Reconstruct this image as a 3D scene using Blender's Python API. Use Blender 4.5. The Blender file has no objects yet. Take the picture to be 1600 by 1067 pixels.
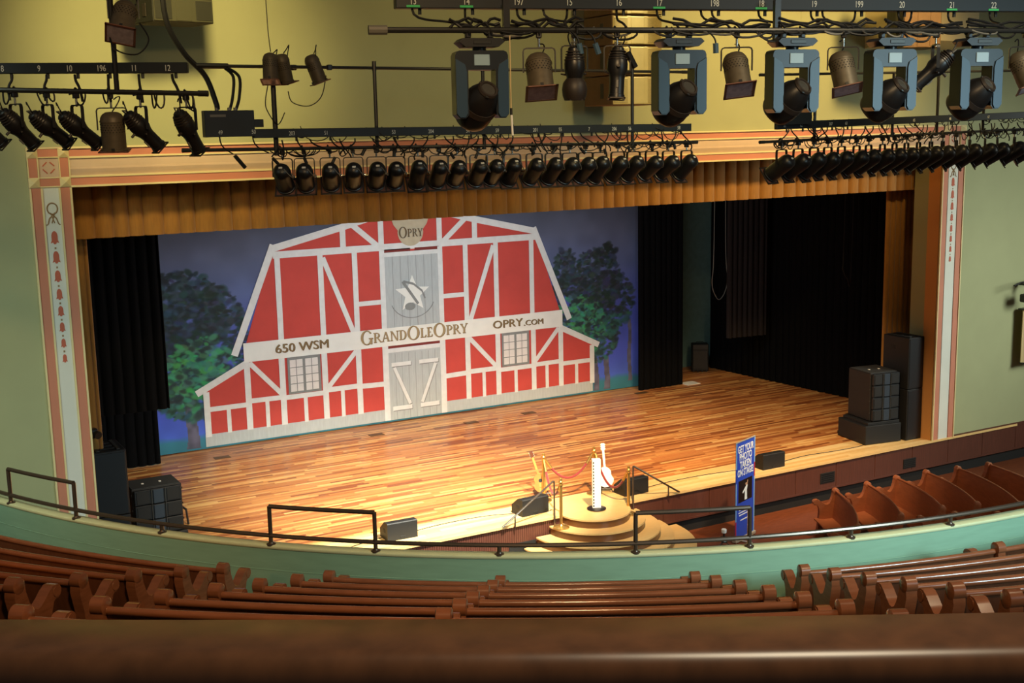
import bpy, bmesh, math, random
import numpy as np
from mathutils import Vector, Matrix, Quaternion

sc = bpy.context.scene
col = sc.collection
random.seed(7)
PI = math.pi
def R(d): return math.radians(d)

# ------------------------------------------------------------------ camera
YAW, PITCH, ROLL = R(29.12), R(9.98), R(-1.19)
EYE = Vector((0, 0, 7.5))
_f = Vector((math.sin(YAW)*math.cos(PITCH), math.cos(YAW)*math.cos(PITCH), -math.sin(PITCH)))
_r = Vector((math.cos(YAW), -math.sin(YAW), 0)); _u = _r.cross(_f)
_c, _s = math.cos(ROLL), math.sin(ROLL)
RX, UX, FX = _c*_r+_s*_u, -_s*_r+_c*_u, _f
cam = bpy.data.cameras.new('camera'); camo = bpy.data.objects.new('camera', cam); col.objects.link(camo)
M = Matrix.Identity(4)
for i in range(3):
    M[i][0], M[i][1], M[i][2], M[i][3] = RX[i], UX[i], -FX[i], EYE[i]
camo.matrix_world = M
cam.sensor_width = 36; cam.lens = 1900*36/1600; cam.clip_start = .05; cam.clip_end = 200
sc.camera = camo

# ------------------------------------------------------------------ light and exposure
vs = sc.view_settings
sc.display_settings.display_device = 'sRGB'
vs.view_transform = 'Standard'; vs.look = 'None'; vs.gamma = 1; vs.use_curve_mapping = False
vs.exposure = 0.0
wd = bpy.data.worlds.new('world'); sc.world = wd; wd.use_nodes = True
wd.node_tree.nodes['Background'].inputs[0].default_value = (.92, .86, .78, 1)
wd.node_tree.nodes['Background'].inputs[1].default_value = .07

def lamp(kind, name, loc, target, power, color, size=1., size_y=None, angle=40, blend=.6, spread=None):
    l = bpy.data.lights.new(name, kind); o = bpy.data.objects.new(name, l); col.objects.link(o)
    l.energy = power; l.color = color; o.location = loc
    o.rotation_euler = (Vector(target)-Vector(loc)).to_track_quat('-Z', 'Y').to_euler()
    if kind == 'AREA':
        l.size = size
        if spread: l.spread = R(spread)
        if size_y: l.shape = 'RECTANGLE'; l.size_y = size_y
    if kind == 'SPOT':
        l.spot_size = R(angle); l.spot_blend = blend; l.shadow_soft_size = size
    return o
WARM = (1., .78, .50); TUNG = (1., .84, .62); COOL = (.70, .88, 1.)
# stage fixtures that are switched on: front wash from the light bars, a tight pool on the steps
lamp('SPOT', 'stage_wash_lamp', (9.8, 15.95, 6.6), (9.8, 21.6, 0), 13500, (1., .98, .82), .12, angle=54, blend=1)
lamp('SPOT', 'stage_wash_lamp', (11.6, 15.95, 6.6), (13.6, 22.8, 0), 6600, (1., .70, .40), .12, angle=60, blend=1)
lamp('SPOT', 'stage_wash_lamp', (6.6, 15.95, 6.6), (7.2, 22.5, 0), 2200, WARM, .12, angle=56, blend=1)
lamp('SPOT', 'stage_wash_lamp', (16.2, 15.95, 6.6), (18.4, 21.2, 0), 4600, (1., .70, .40), .12, angle=66, blend=1)
lamp('SPOT', 'steps_lamp', (12.6, 17.9, 11.8), (12.65, 19.3, 0), 2600, (1, .92, .74), .1, angle=20, blend=.8)
# light strips hidden behind the valance, on the painted drop
lamp('AREA', 'drop_strip_lamp', (13., 22.8, 6.3), (13., 28.5, 1.6), 345, (.80, .93, 1.), 9, .5)
# house lights in the hall, and fills added among them
lamp('SPOT', 'house_and_fill_lamp', (3.6, 11.5, 11.6), (4.9, 19.6, 8.8), 4300, (1., .76, .30), .5, angle=40, blend=1)
lamp('SPOT', 'house_and_fill_lamp', (17.5, 11., 12.), (17.4, 19.6, 8.6), 6000, (1., .68, .26), .5, angle=62, blend=1)
lamp('SPOT', 'house_and_fill_lamp', (11., 9., 12.), (11.5, 19.6, 8.4), 1500, (1., .74, .30), .5, angle=70, blend=1)
lamp('AREA', 'house_and_fill_lamp', (2., 2.5, 11.5), (4.4, 11., 2.9), 210, (1., .66, .32), .7, .7, spread=110)
lamp('SPOT', 'house_and_fill_lamp', (-3.5, 8., 7.), (2.3, 14., 2.75), 620, (1., .42, .11), .3, angle=34, blend=1)  # added orange spot, there only to warm the parapet's left end
lamp('AREA', 'house_and_fill_lamp', (9., 4., 11.5), (9.5, 9., 3), 110, (1., .80, .50), .8, .8, spread=95)
lamp('AREA', 'house_and_fill_lamp', (1.9, 1.3, 10.2), (1.2, 1.4, 6.9), 13, (1., .84, .58), .8, .8, spread=70)  # added fill to brighten the nearest pew, no known fixture
lamp('AREA', 'house_and_fill_lamp', (-3., 12., 9.), (2.3, 19.6, 2.5), 85, (.82, 1., .86), 4, 3, spread=70)  # added fill for the lower left wall, not a fixture
# daylight from the windows behind and along the right side of the hall
lamp('AREA', 'window_daylight', (13., -6., 9.), (10.6, 9.4, 2.9), 235, (.60, .90, 1.), 4, 3, spread=44)
lamp('AREA', 'window_daylight', (27.5, 10., 7.), (22.5, 19., 2.), 270, (.88, .97, .88), 4, 4, spread=80)

# ------------------------------------------------------------------ materials
def lin(c):
    return tuple((x/12.92 if x <= .04045 else ((x+.055)/1.055)**2.4) for x in [v/255 for v in c])
def mat(name, rgb, rough=.6, metal=0., var=0., scale=6., stretch=(1, 1, 1), bump=0., attr=False, emit=0., spec=.5, sheen=0.):
    m = bpy.data.materials.new(name); m.use_nodes = True
    nt = m.node_tree; b = nt.nodes['Principled BSDF']
    b.inputs['Roughness'].default_value = rough; b.inputs['Metallic'].default_value = metal
    b.inputs['Specular IOR Level'].default_value = spec
    if sheen: b.inputs['Sheen Weight'].default_value = sheen
    c = (*lin(rgb), 1)
    b.inputs['Base Color'].default_value = c
    src = None
    if attr:
        a = nt.nodes.new('ShaderNodeAttribute'); a.attribute_name = 'Col'; src = a.outputs['Color']
    if var or bump:
        tc = nt.nodes.new('ShaderNodeTexCoord'); mp = nt.nodes.new('ShaderNodeMapping')
        mp.inputs['Scale'].default_value = stretch
        nz = nt.nodes.new('ShaderNodeTexNoise'); nz.inputs['Scale'].default_value = scale; nz.inputs['Detail'].default_value = 5
        nt.links.new(tc.outputs['Object'], mp.inputs[0]); nt.links.new(mp.outputs[0], nz.inputs['Vector'])
        if var:
            mr = nt.nodes.new('ShaderNodeMapRange'); mr.inputs['From Min'].default_value = .3; mr.inputs['From Max'].default_value = .7
            mr.inputs['To Min'].default_value = 1-var; mr.inputs['To Max'].default_value = 1+var
            nt.links.new(nz.outputs['Fac'], mr.inputs[0])
            mx = nt.nodes.new('ShaderNodeVectorMath'); mx.operation = 'SCALE'
            if src: nt.links.new(src, mx.inputs[0])
            else: mx.inputs[0].default_value = c[:3]
            nt.links.new(mr.outputs[0], mx.inputs['Scale']); src = mx.outputs[0]
        if bump:
            bp = nt.nodes.new('ShaderNodeBump'); bp.inputs['Strength'].default_value = bump; bp.inputs['Distance'].default_value = .02
            nt.links.new(nz.outputs['Fac'], bp.inputs['Height']); nt.links.new(bp.outputs[0], b.inputs['Normal'])
    if src: nt.links.new(src, b.inputs['Base Color'])
    if emit:
        b.inputs['Emission Color'].default_value = c; b.inputs['Emission Strength'].default_value = emit
    return m
MT = dict(
    plaster=mat('sage_plaster', (160, 162, 122), .85, var=.04, scale=1.2, bump=.03),
    reveal_green=mat('green_reveal', (150, 152, 112), .8), reveal_ochre=mat('ochre_reveal', (196, 138, 74), .8),
    cream=mat('cream_trim', (222, 204, 150), .6), salmon=mat('salmon_band', (194, 124, 98), .7, var=.04, scale=2),
    ivory=mat('ivory_panel', (214, 212, 200), .7, var=.03, scale=2), mauve=mat('mauve_panel', (196, 170, 146), .7, var=.03),
    stencil=mat('terracotta_stencil', (186, 96, 72), .8), stencil_gold=mat('gold_stencil', (150, 120, 84), .8),
    plank=mat('stage_plank', (190, 120, 66), .3, attr=True, var=.12, scale=7, stretch=(1, 9, 1)),
    subfloor=mat('dark_joint', (70, 36, 18), .7),
    fascia=mat('dark_fascia_wood', (84, 46, 34), .45, var=.18, scale=6, stretch=(9, 9, .6)),
    void=mat('black_recess', (16, 14, 13), .9),
    hallfloor=mat('hall_floor_wood', (112, 58, 32), .4, var=.3, scale=5, stretch=(1, 12, 1)),
    gold=mat('gold_velvet', (146, 98, 30), .8, var=.12, scale=30, stretch=(1, 1, .15), sheen=.3),
    black_drape=mat('black_velour', (9, 9, 10), .95, spec=.08, var=.15, scale=20, stretch=(1, 1, .1)),
    grey_drape=mat('charcoal_drape', (34, 30, 30), .9, spec=.1, var=.15, scale=20, stretch=(1, 1, .1)),
    teal_wall=mat('teal_backstage_wall', (96, 130, 126), .8, var=.1),
    drop=mat('painted_cloth', (60, 70, 120), .9, attr=True),
    barn_red=mat('paint_barn_red', (180, 64, 56), .9, var=.07, scale=2),
    timber=mat('paint_timber_white', (204, 205, 203), .9, var=.06, scale=6), greywood=mat('paint_grey_wood', (166, 171, 171), .9, var=.07, scale=5, stretch=(4, 1, .6)),
    greydark=mat('paint_grey_dark', (122, 124, 122), .9, var=.1), paint_line=mat('paint_shadow_line', (142, 144, 142), .9), pane=mat('paint_pane', (206, 200, 196), .9, var=.05, scale=8),
    maroon=mat('paint_maroon', (112, 42, 38), .9), letter_edge_gold=mat('paint_letter_bronze', (122, 100, 66), .9), letter_dark=mat('paint_letter_dark', (92, 74, 48), .9), letter_gold=mat('paint_letter_gold', (150, 128, 92), .9),
    signboard=mat('paint_sign_white', (216, 215, 208), .9, var=.04, scale=3), tan=mat('paint_shield_tan', (176, 164, 138), .9, var=.06),
    pew=mat('pew_wood', (126, 76, 50), .2, var=.16, scale=5, stretch=(1, 1, 6), spec=.6),
    pewdark=mat('dark_pew_wood', (106, 68, 42), .3, var=.22, scale=4, stretch=(6, 6, 1), spec=.5),
    pewback=mat('pew_panel_wood', (92, 54, 34), .4, var=.16, scale=5, stretch=(5, 5, 1)),
    hallpew=mat('hall_pew_wood', (160, 94, 60), .42, var=.12, scale=5, stretch=(1, 1, 5)),
    parapet=mat('sea_green_paint', (124, 160, 134), .55, var=.06, scale=3, stretch=(1, 1, 6), bump=.05), parapet_cap=mat('cap_cream_green', (206, 208, 162), .5, var=.04),
    balcony_floor=mat('balcony_floor', (46, 26, 16), .7),
    rail=mat('bronze_rail', (92, 78, 66), .3, metal=.6), stepwood=mat('maple_tread', (222, 184, 122), .35, var=.06, scale=5, stretch=(1, 8, 1)),
    riser=mat('maple_riser_shaded', (104, 66, 36), .3, var=.08, scale=5),  # riser darker than tread: shade under overhead light is in its colour
    brass=mat('brass', (206, 164, 92), .3, metal=.85), rope=mat('red_velvet', (128, 30, 28), .8, sheen=.3),
    spk=mat('speaker_black', (13, 13, 14), .6, var=.08, scale=30), spk_edge=mat('speaker_worn_edge', (44, 44, 43), .6), grille=mat('speaker_grille', (17, 20, 24), .45), grille_l=mat('speaker_horn_grey', (44, 54, 66), .4), cone=mat('speaker_cone', (12, 12, 13), .7),
    metal_black=mat('satin_black_metal', (24, 23, 23), .38, spec=.6), metal_grey=mat('weathered_lamp_grey', (96, 86, 68), .5, metal=.25, var=.1, scale=20),
    metal_brown=mat('lamp_dark_brown', (46, 38, 32), .5, var=.12, scale=15), steel=mat('pipe_steel', (64, 64, 62), .35, metal=.6), chrome=mat('bright_steel', (190, 188, 180), .25, metal=1.),
    gel=mat('gel_lavender', (186, 170, 176), .25, var=.2, scale=16), gel_rust=mat('rust_frame', (116, 74, 58), .5),
    slate=mat('mover_slate_blue', (16, 25, 33), .35, spec=.6), slate_l=mat('mover_side_blue', (38, 64, 86), .35, spec=.6), display=mat('display_panel', (150, 178, 194), .35), lens=mat('dark_lens', (70, 68, 62), .15, spec=.8),
    raceway=mat('raceway_black', (22, 30, 36), .5), cablem=mat('cable_black', (18, 18, 18), .55), cable_grey=mat('cable_grey', (110, 108, 100), .5), blue_plug=mat('blue_grey_plug', (70, 100, 122), .5),
    numeral=mat('white_numeral', (214, 220, 214), .6), green_tape=mat('green_tape', (60, 190, 110), .6), conn=mat('white_socket', (228, 224, 210), .4),
    array=mat('cream_cabinet', (214, 192, 118), .6, var=.05), array_lid=mat('cream_grille', (186, 164, 96), .7, var=.1, scale=40), array_side=mat('brown_lit_and_shaded_cabinet', (104, 78, 50), .7, var=.1), olive_l=mat('olive_frame', (62, 62, 42), .7), olive=mat('olive_cabinet', (36, 37, 26), .7, var=.1, scale=10),
    blue=mat('banner_blue', (38, 74, 190), .55), ltblue=mat('banner_light_blue', (140, 186, 226), .5), bred=mat('banner_red', (190, 40, 50), .5), white=mat('white_print', (236, 238, 240), .55), photo=mat('banner_photo_dark', (22, 18, 20), .4), skin=mat('print_skin', (196, 150, 120), .6), silver=mat('silver_base', (206, 202, 186), .35, metal=.5),
    whitepaint=mat('gloss_white', (246, 244, 236), .3), guitar=mat('guitar_spruce', (196, 128, 66), .3), guitar_dark=mat('guitar_rosewood', (84, 44, 24), .35), pocket=mat('pocket_plate', (96, 70, 44), .45, metal=.3), tape=mat('white_tape', (220, 214, 200), .7), foam=mat('aged_foam', (214, 190, 140), .9),
)

# ------------------------------------------------------------------ mesh helpers
class MB:
    def __init__(s): s.v = []; s.f = []; s.c = []; s.cur = None
    def add(s, vs, fs):
        o = len(s.v); s.v += [tuple(v) for v in vs]
        s.f += [tuple(i+o for i in f) for f in fs]; s.c += [s.cur]*len(fs); return s
    def box(s, c, d, rz=0., ch=0., m=None):
        h = [x/2 for x in d]; vs = []; fs = []
        if ch <= 0:
            vs = [(a*h[0], b*h[1], e*h[2]) for a in (-1, 1) for b in (-1, 1) for e in (-1, 1)]
            fs = [(0, 1, 3, 2), (4, 6, 7, 5), (0, 4, 5, 1), (2, 3, 7, 6), (0, 2, 6, 4), (1, 5, 7, 3)]
        else:
            ch = min(ch, min(h)*.9); ix = {}
            for a in (-1, 1):
                for b in (-1, 1):
                    for e in (-1, 1):
                        sg = (a, b, e)
                        for ax in range(3):
                            ix[(sg, ax)] = len(vs)
                            vs.append([sg[k]*(h[k] if k == ax else h[k]-ch) for k in range(3)])
            for ax in range(3):
                o1, o2 = [k for k in range(3) if k != ax]
                for sa in (-1, 1):
                    q = []
                    for p, r in ((-1, -1), (1, -1), (1, 1), (-1, 1)):
                        sg = [0, 0, 0]; sg[ax] = sa; sg[o1] = p; sg[o2] = r; q.append(ix[(tuple(sg), ax)])
                    fs.append(tuple(q))
                for p in (-1, 1):
                    for r in (-1, 1):
                        q = []
                        for e, w in ((-1, o1), (1, o1), (1, o2), (-1, o2)):
                            sg = [0, 0, 0]; sg[ax] = e; sg[o1] = p; sg[o2] = r; q.append(ix[(tuple(sg), w)])
                        fs.append(tuple(q))
            for a in (-1, 1):
                for b in (-1, 1):
                    for e in (-1, 1): fs.append(tuple(ix[((a, b, e), k)] for k in range(3)))
        X = m if m else Matrix.Translation(c) @ Matrix.Rotation(rz, 4, 'Z')
        return s.add([X @ Vector(v) for v in vs], fs)
    def prism(s, poly, O, ex, ey, ez, t0, t1):
        O, ex, ey, ez = Vector(O), Vector(ex), Vector(ey), Vector(ez); n = len(poly)
        vs = [O+ex*p[0]+ey*p[1]+ez*t for t in (t0, t1) for p in poly]
        fs = [tuple(range(n)), tuple(range(2*n-1, n-1, -1))]+[(i, (i+1) % n, n+(i+1) % n, n+i) for i in range(n)]
        return s.add(vs, fs)
    def tube(s, pts, r, n=8, closed=False):
        pts = [Vector(p) for p in pts]; k = len(pts); rr = r if isinstance(r, (list, tuple)) else [r]*k
        vs = []; prev = None
        for i, p in enumerate(pts):
            a = pts[(i-1) % k] if (i or closed) else p; b = pts[(i+1) % k] if (i < k-1 or closed) else p
            t = (b-a).normalized()
            if prev is None:
                up = Vector((0, 0, 1)) if abs(t.z) < .9 else Vector((1, 0, 0)); nx = t.cross(up).normalized()
            else: nx = (prev-t*prev.dot(t)).normalized()
            prev = nx; ny = t.cross(nx)
            vs += [p+(nx*math.cos(2*PI*j/n)+ny*math.sin(2*PI*j/n))*rr[i] for j in range(n)]
        fs = []
        for i in range(k if closed else k-1):
            a = i*n; b = ((i+1) % k)*n
            fs += [(a+j, a+(j+1) % n, b+(j+1) % n, b+j) for j in range(n)]
        if not closed: fs += [tuple(range(n-1, -1, -1)), tuple(range((k-1)*n, k*n))]
        return s.add(vs, fs)
    def lathe(s, prof, m=None, n=20, a0=0., a1=2*PI):
        m = m or Matrix.Identity(4); vs = []; fs = []; full = abs(a1-a0-2*PI) < 1e-6; nn = n if full else n+1
        for r, z in prof:
            r = max(r, 1e-4)
            vs += [m @ Vector((r*math.cos(a0+(a1-a0)*j/n), r*math.sin(a0+(a1-a0)*j/n), z)) for j in range(nn)]
        for i in range(len(prof)-1):
            a = i*nn; b = a+nn
            fs += [(a+j, a+(j+1) % nn, b+(j+1) % nn, b+j) for j in range(n)]
        fs += [tuple(range(nn-1, -1, -1)), tuple(range((len(prof)-1)*nn, len(prof)*nn))]
        return s.add(vs, fs)
    def cyl(s, p0, p1, r0, r1=None, n=14):
        p0, p1 = Vector(p0), Vector(p1); r1 = r0 if r1 is None else r1
        return s.tube([p0, p1], [r0, r1], n)
    def build(s, name, m, parent=None, off=None, ang=35):
        me = bpy.data.meshes.new(name)
        vs = s.v if off is None else [tuple(Vector(v)-Vector(off)) for v in s.v]
        me.from_pydata(vs, [], s.f)
        bm = bmesh.new(); bm.from_mesh(me); bmesh.ops.recalc_face_normals(bm, faces=bm.faces); bm.to_mesh(me); bm.free()
        if any(c is not None for c in s.c):
            at = me.color_attributes.new('Col', 'FLOAT_COLOR', 'CORNER')
            buf = []
            for f, c in zip(s.f, s.c): buf += [*(c or (1, 1, 1)), 1.]*len(f)
            at.data.foreach_set('color', buf)
        me.polygons.foreach_set('use_smooth', [True]*len(me.polygons))
        me.set_sharp_from_angle(angle=R(ang))
        me.materials.append(m if not isinstance(m, str) else MT[m])
        o = bpy.data.objects.new(name, me); col.objects.link(o)
        if parent: o.parent = parent
        return o
def tag(o, label=None, cat=None, group=None, kind=None):
    if label: o['label'] = label
    if cat: o['category'] = cat
    if group: o['group'] = group
    if kind: o['kind'] = kind
    return o
def thing(name, label, cat, loc=(0, 0, 0), rz=0., group=None):
    o = bpy.data.objects.new(name, None); col.objects.link(o); o.empty_display_size = .1
    o.location = loc; o.rotation_euler = (0, 0, rz)
    return tag(o, label, cat, group)
def struct(name, mb, m, parent=None, ang=35):
    o = mb.build(name, m, parent, ang=ang)
    if parent is None: o['kind'] = 'structure'
    return o
def kids(o): return [c for c in ALLK.get(o.name, [])]
ALLK = {}
def dup(o, parent=None, loc=None, rz=None, label=None):
    c = o.copy(); col.objects.link(c)
    if parent: c.parent = parent
    if loc is not None: c.location = loc
    if rz is not None: c.rotation_euler = (0, 0, rz)
    if label: c['label'] = label
    for ch in o.children: dup(ch, c)
    return c
def child(o, base):
    for c in o.children:
        if c.name.split('.')[0] == base: return c
def bez(p0, p1, p2, p3, n=10):
    P = [Vector(p) for p in (p0, p1, p2, p3)]
    return [P[0]*(1-t)**3+P[1]*3*t*(1-t)**2+P[2]*3*t*t*(1-t)+P[3]*t**3 for t in [i/n for i in range(n+1)]]
def text(name, body, size, m, parent, loc, rot=(PI/2, 0, 0), sx=1., ext=.003, align='CENTER', bold=0.):
    cu = bpy.data.curves.new(name, 'FONT'); cu.body = body; cu.size = size; cu.extrude = ext; cu.offset = bold
    cu.align_x = align; cu.align_y = 'CENTER'; cu.resolution_u = 3
    t = bpy.data.objects.new(name, cu); col.objects.link(t)
    dg = bpy.context.evaluated_depsgraph_get()
    me = bpy.data.meshes.new_from_object(t.evaluated_get(dg))
    bpy.data.objects.remove(t); bpy.data.curves.remove(cu)
    me.materials.clear(); me.materials.append(MT[m])
    o = bpy.data.objects.new(name, me); col.objects.link(o)
    me.transform(Matrix.Diagonal((sx, 1, 1, 1))); o.location = loc; o.rotation_euler = rot
    if parent: o.parent = parent
    return o
X1, Y1, Z1 = (1, 0, 0), (0, 1, 0), (0, 0, 1)
ORD = ['first', 'second', 'third', 'fourth', 'fifth', 'sixth', 'seventh', 'eighth', 'ninth', 'tenth', 'eleventh', 'twelfth', 'thirteenth', 'fourteenth', 'fifteenth', 'sixteenth', 'seventeenth', 'eighteenth', 'nineteenth', 'twentieth', 'twenty-first', 'twenty-second', 'twenty-third']

# ================================================================== SETTING
YW = 19.59                       # front plane of the proscenium wall and of the stage edge
XL, XR = 3.27, 22.2              # clear opening
ZF = -.93                        # hall floor below the stage (stage floor is z = 0)
def slab(b, x0, x1, y0, y1, z0, z1): return b.box(((x0+x1)/2, (y0+y1)/2, (z0+z1)/2), (x1-x0, y1-y0, z1-z0))
def bx(x0, x1, y0, y1, z0, z1, name, m, parent=None, ch=0.):
    return MB().box(((x0+x1)/2, (y0+y1)/2, (z0+z1)/2), (x1-x0, y1-y0, z1-z0), ch=ch).build(name, m, parent)
wall = struct('wall_front', slab(MB(), XL-.01, XR+.01, YW, 20.35, 6.75, 13), 'plaster')
wl = struct('wall_front', slab(MB(), -9, XL-.01, YW, 20.35, 0, 13), 'plaster'); wr = struct('wall_front', slab(MB(), XR+.01, 34, YW, 20.35, 0, 13), 'plaster')
for x in (2.05, 17.9):                                   # board joints of the plaster sheets
    bx(x-.008, x+.008, YW-.003, YW+.01, 7.4, 13, 'joint_strip', 'plaster', wall)
for nm, y0, y1, m in (('reveal_front', YW-.0, 19.93, 'reveal_ochre'), ('reveal_back', 19.93, 20.35, 'reveal_green')):
    for xa, xb, w_ in ((XR-.006, XR+.01, wr), (XL-.01, XL+.012, wl)): bx(xa, xb, y0, y1, 0, 6.75, nm, m, w_)
    bx(XL, XR, y0, y1, 6.74, 6.76, nm, m, wall)

# proscenium frame: two pilasters, the lintel and the corner blocks
def band_v(par, x0, w, z0, z1, m, name, d): bx(x0, x0+w, YW-d, YW+.001, z0, z1, name, m, par)
def bell(par, x, z, h, m='stencil'):
    w = h*.62; pts = []
    for t in range(11):
        a = PI*t/10; pts.append((w*.36*math.cos(a), h*.1+h*.40*math.sin(a)))
    pts += [(-w*.36, -h*.2), (-w*.5, -h*.42), (-w*.22, -h*.36), (-w*.12, -h*.5), (w*.12, -h*.5), (w*.22, -h*.36), (w*.5, -h*.42), (w*.36, -h*.2)]
    MB().prism(pts, (x, 0, z), X1, Z1, Y1, YW-.031, YW-.026).build('stencil_bell', m, par)
def pilaster(name, x0, x1, bells, rib):
    w = x1-x0; t = bx(x0, x1, YW-.012, YW+.002, 0, 6.74, name, 'ivory'); t['kind'] = 'structure'
    e = .028; p = .135*w/.61
    for xa, ww, m, nm, d in ((x0, e, 'cream', 'edge_moulding', .05), (x0+e, p, 'salmon', 'salmon_band', .03), (x0+e+p, e, 'cream', 'inner_moulding', .045),
                             (x1-2*e-p, e, 'cream', 'inner_moulding', .045), (x1-e-p, p, 'salmon', 'salmon_band', .03), (x1-e, e, 'cream', 'edge_moulding', .05)):
        if x0 > 9 and m == 'cream' and nm == 'inner_moulding': continue
        band_v(t, xa, ww, 0, 6.74, m, nm, d)
    bx(x0+e+p+e, x1-e-p-e, YW-.026, YW, 0, 6.74, 'ivory_panel', 'ivory', t)
    xc = (x0+x1)/2
    b = MB()                                                        # bow and ribbon stencil
    b.tube([(xc+.075*math.sin(a), YW-.03, rib+.1+.085*math.cos(a)) for a in [2*PI*i/20 for i in range(20)]], .011, 5, True)
    for s in (-1, 1):
        b.tube([(xc, YW-.03, rib), (xc+s*.05, YW-.03, rib-.05), (xc+s*.075, YW-.03, rib-.13), (xc+s*.1, YW-.03, rib-.15)], .010, 5)
        b.tube([(xc, YW-.03, rib), (xc-s*.03, YW-.03, rib+.04), (xc+s*.02, YW-.03, rib-.12)], .009, 5)
    b.build('stencil_ribbon', 'stencil_gold', t)
    for i, z in enumerate(bells):
        bell(t, xc, z, .20-.010*i)
        if i < len(bells)-1: MB().box((xc, YW-.029, (z+bells[i+1])/2-.01), (.025, .006, .03)).build('stencil_dot', 'stencil_gold', t)
    return t
pilaster('trim_1', 2.66, XL, [5.99, 5.69, 5.40, 5.12, 4.86, 4.61, 4.36, 4.12], 6.33)
pilaster('trim_2', XR, 22.93, [6.06, 5.78, 5.51, 5.25, 5.0, 4.76, 4.52, 4.29], 6.33)
lt = bx(XL, XR, YW-.012, YW+.002, 6.74, 7.35, 'trim_3', 'mauve'); lt['kind'] = 'structure'
for z0, h, m, nm, d in ((7.32, .03, 'cream', 'top_moulding', .07), (7.205, .115, 'salmon', 'red_band', .03), (7.175, .03, 'cream', 'line_moulding', .05),
                        (6.885, .03, 'cream', 'line_moulding', .05), (6.77, .115, 'salmon', 'red_band', .03), (6.74, .03, 'cream', 'bottom_moulding', .06)):
    bx(XL, XR, YW-d, YW, z0, z0+h, nm, m, lt)
b = MB(); cov = [(YW+.0, 7.175)]+[(YW-.01-.04*math.sin(PI*i/8)*(1 if i > 4 else .3), 7.175-.26*i/8) for i in range(9)]+[(YW, 6.915)]
b.prism(cov, (0, 0, 0), Y1, Z1, X1, XL, XR); b.build('cove_panel', 'mauve', lt)
for nm, xa, xb in (('trim_4', 2.66, XL), ('trim_5', XR, 22.93)):
    cb = bx(xa, xb, YW-.014, YW+.002, 6.74, 7.35, nm, 'mauve'); cb['kind'] = 'structure'; w = xb-xa; xc = (xa+xb)/2
    e = .16*w/.61
    for z0 in (6.75, 7.19):
        for x0 in (xa, xb-e):
            MB().prism([(-e/2, -.075), (e/2, -.075), (e/2, .075), (-e/2, .075)], (x0+e/2, 0, z0+.075), X1, Z1, Y1, YW-.04, YW).build('corner_square', 'cream', cb)
            q = MB(); q.add([(x0, YW-.04, z0), (x0+e, YW-.04, z0), (x0+e, YW-.04, z0+.15), (x0, YW-.04, z0+.15), (x0+e/2, YW-.09, z0+.075)], [(0, 1, 4), (1, 2, 4), (2, 3, 4), (3, 0, 4), (3, 2, 1, 0)]); q.build('corner_pyramid', 'cream', cb, ang=5)
        bx(xa+e, xb-e, YW-.03, YW, z0+.015, z0+.135, 'salmon_band', 'salmon', cb)
        for zz in (z0, z0+.135): bx(xa+e, xb-e, YW-.045, YW, zz, zz+.018, 'line_moulding', 'cream', cb)
    for x0 in (xa, xb-e):
        bx(x0+.02, x0+e-.02, YW-.03, YW, 6.9, 7.19, 'salmon_band', 'salmon', cb)
        for xx in (x0, x0+e-.018): bx(xx, xx+.018, YW-.045, YW, 6.9, 7.19, 'line_moulding', 'cream', cb)
    for k in range(4):
        a = PI/4+k*PI/2; cx, cz = xc+.075*math.cos(a), 7.045+.075*math.sin(a); t = a+PI/2
        MB().prism([(-.045, -.008), (.045, -.008), (.045, .008), (-.045, .008)], (cx, 0, cz), (math.cos(t), 0, math.sin(t)), (-math.sin(t), 0, math.cos(t)), Y1, YW-.024, YW-.013).build('diamond_stroke', 'stencil', cb)

# stage: sub-floor, planks, light apron boards, front edge and panelled fascia
b = MB(); slab(b, 1, 25.2, 19.75, 30.2, ZF, -.022); stage = struct('floor_stage', b, 'subfloor')
PAL = [lin((c[0], c[1]*1.09, c[2]*1.14)) for c in ((186, 112, 58), (176, 102, 52), (200, 130, 70), (150, 80, 40), (214, 150, 86), (184, 110, 58), (128, 64, 32), (194, 120, 62), (172, 98, 50), (182, 106, 54), (206, 138, 78), (160, 88, 44))]
b = MB(); y = 20.56
while y < 30.1:
    x = 1.0+random.random()
    while x < 25.1:
        l = random.uniform(.5, 1.9); c = random.choice(PAL); k = random.uniform(.88, 1.1)
        b.cur = tuple(v*k for v in c)
        x2 = min(x+l, 25.2); z = random.uniform(-.0012, .0)
        b.box(((x+x2)/2, y+.0405, z-.011), (x2-x-.003, .078, .022)); x = x2
    y += .081
pl = b.build('plank', 'plank', stage); tag(pl, kind='stuff')
LP = [lin(c) for c in ((226, 190, 128), (218, 180, 116), (232, 198, 138), (214, 172, 108))]
b = MB(); y = 19.60
while y < 20.5:
    x = 1.0+random.random()
    while x < 25.1:
        l = random.uniform(1.2, 2.6); b.cur = random.choice(LP); x2 = min(x+l, 25.2)
        b.box(((x+x2)/2, y+.06, -.011), (x2-x-.003, .118, .0225)); x = x2
    y += .12
tag(b.build('apron_board', 'plank', stage), kind='stuff')
bx(1, 25.2, 19.545, 19.60, -.05, .001, 'nosing', 'stepwood', stage)
fas = bx(-9, 34, 19.62, 19.75, -.66, -.03, 'trim_6', 'subfloor'); fas['kind'] = 'structure'
b = MB(); x = 1.0
while x < 12.0:
    b.box((x+.0235, 19.605, -.345), (.044, .03, .62), ch=.006); x += .047
tag(b.build('beadboard_strip', 'fascia', fas), kind='stuff')
x = 12.0
while x < 34:
    bx(x+.004, x+1.196, 19.585, 19.63, -.655, -.035, 'fascia_panel', 'fascia', fas, ch=.006); x += 1.2
bx(12, 34, 19.575, 19.6, -.66, -.62, 'bottom_rail', 'fascia', fas)
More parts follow.
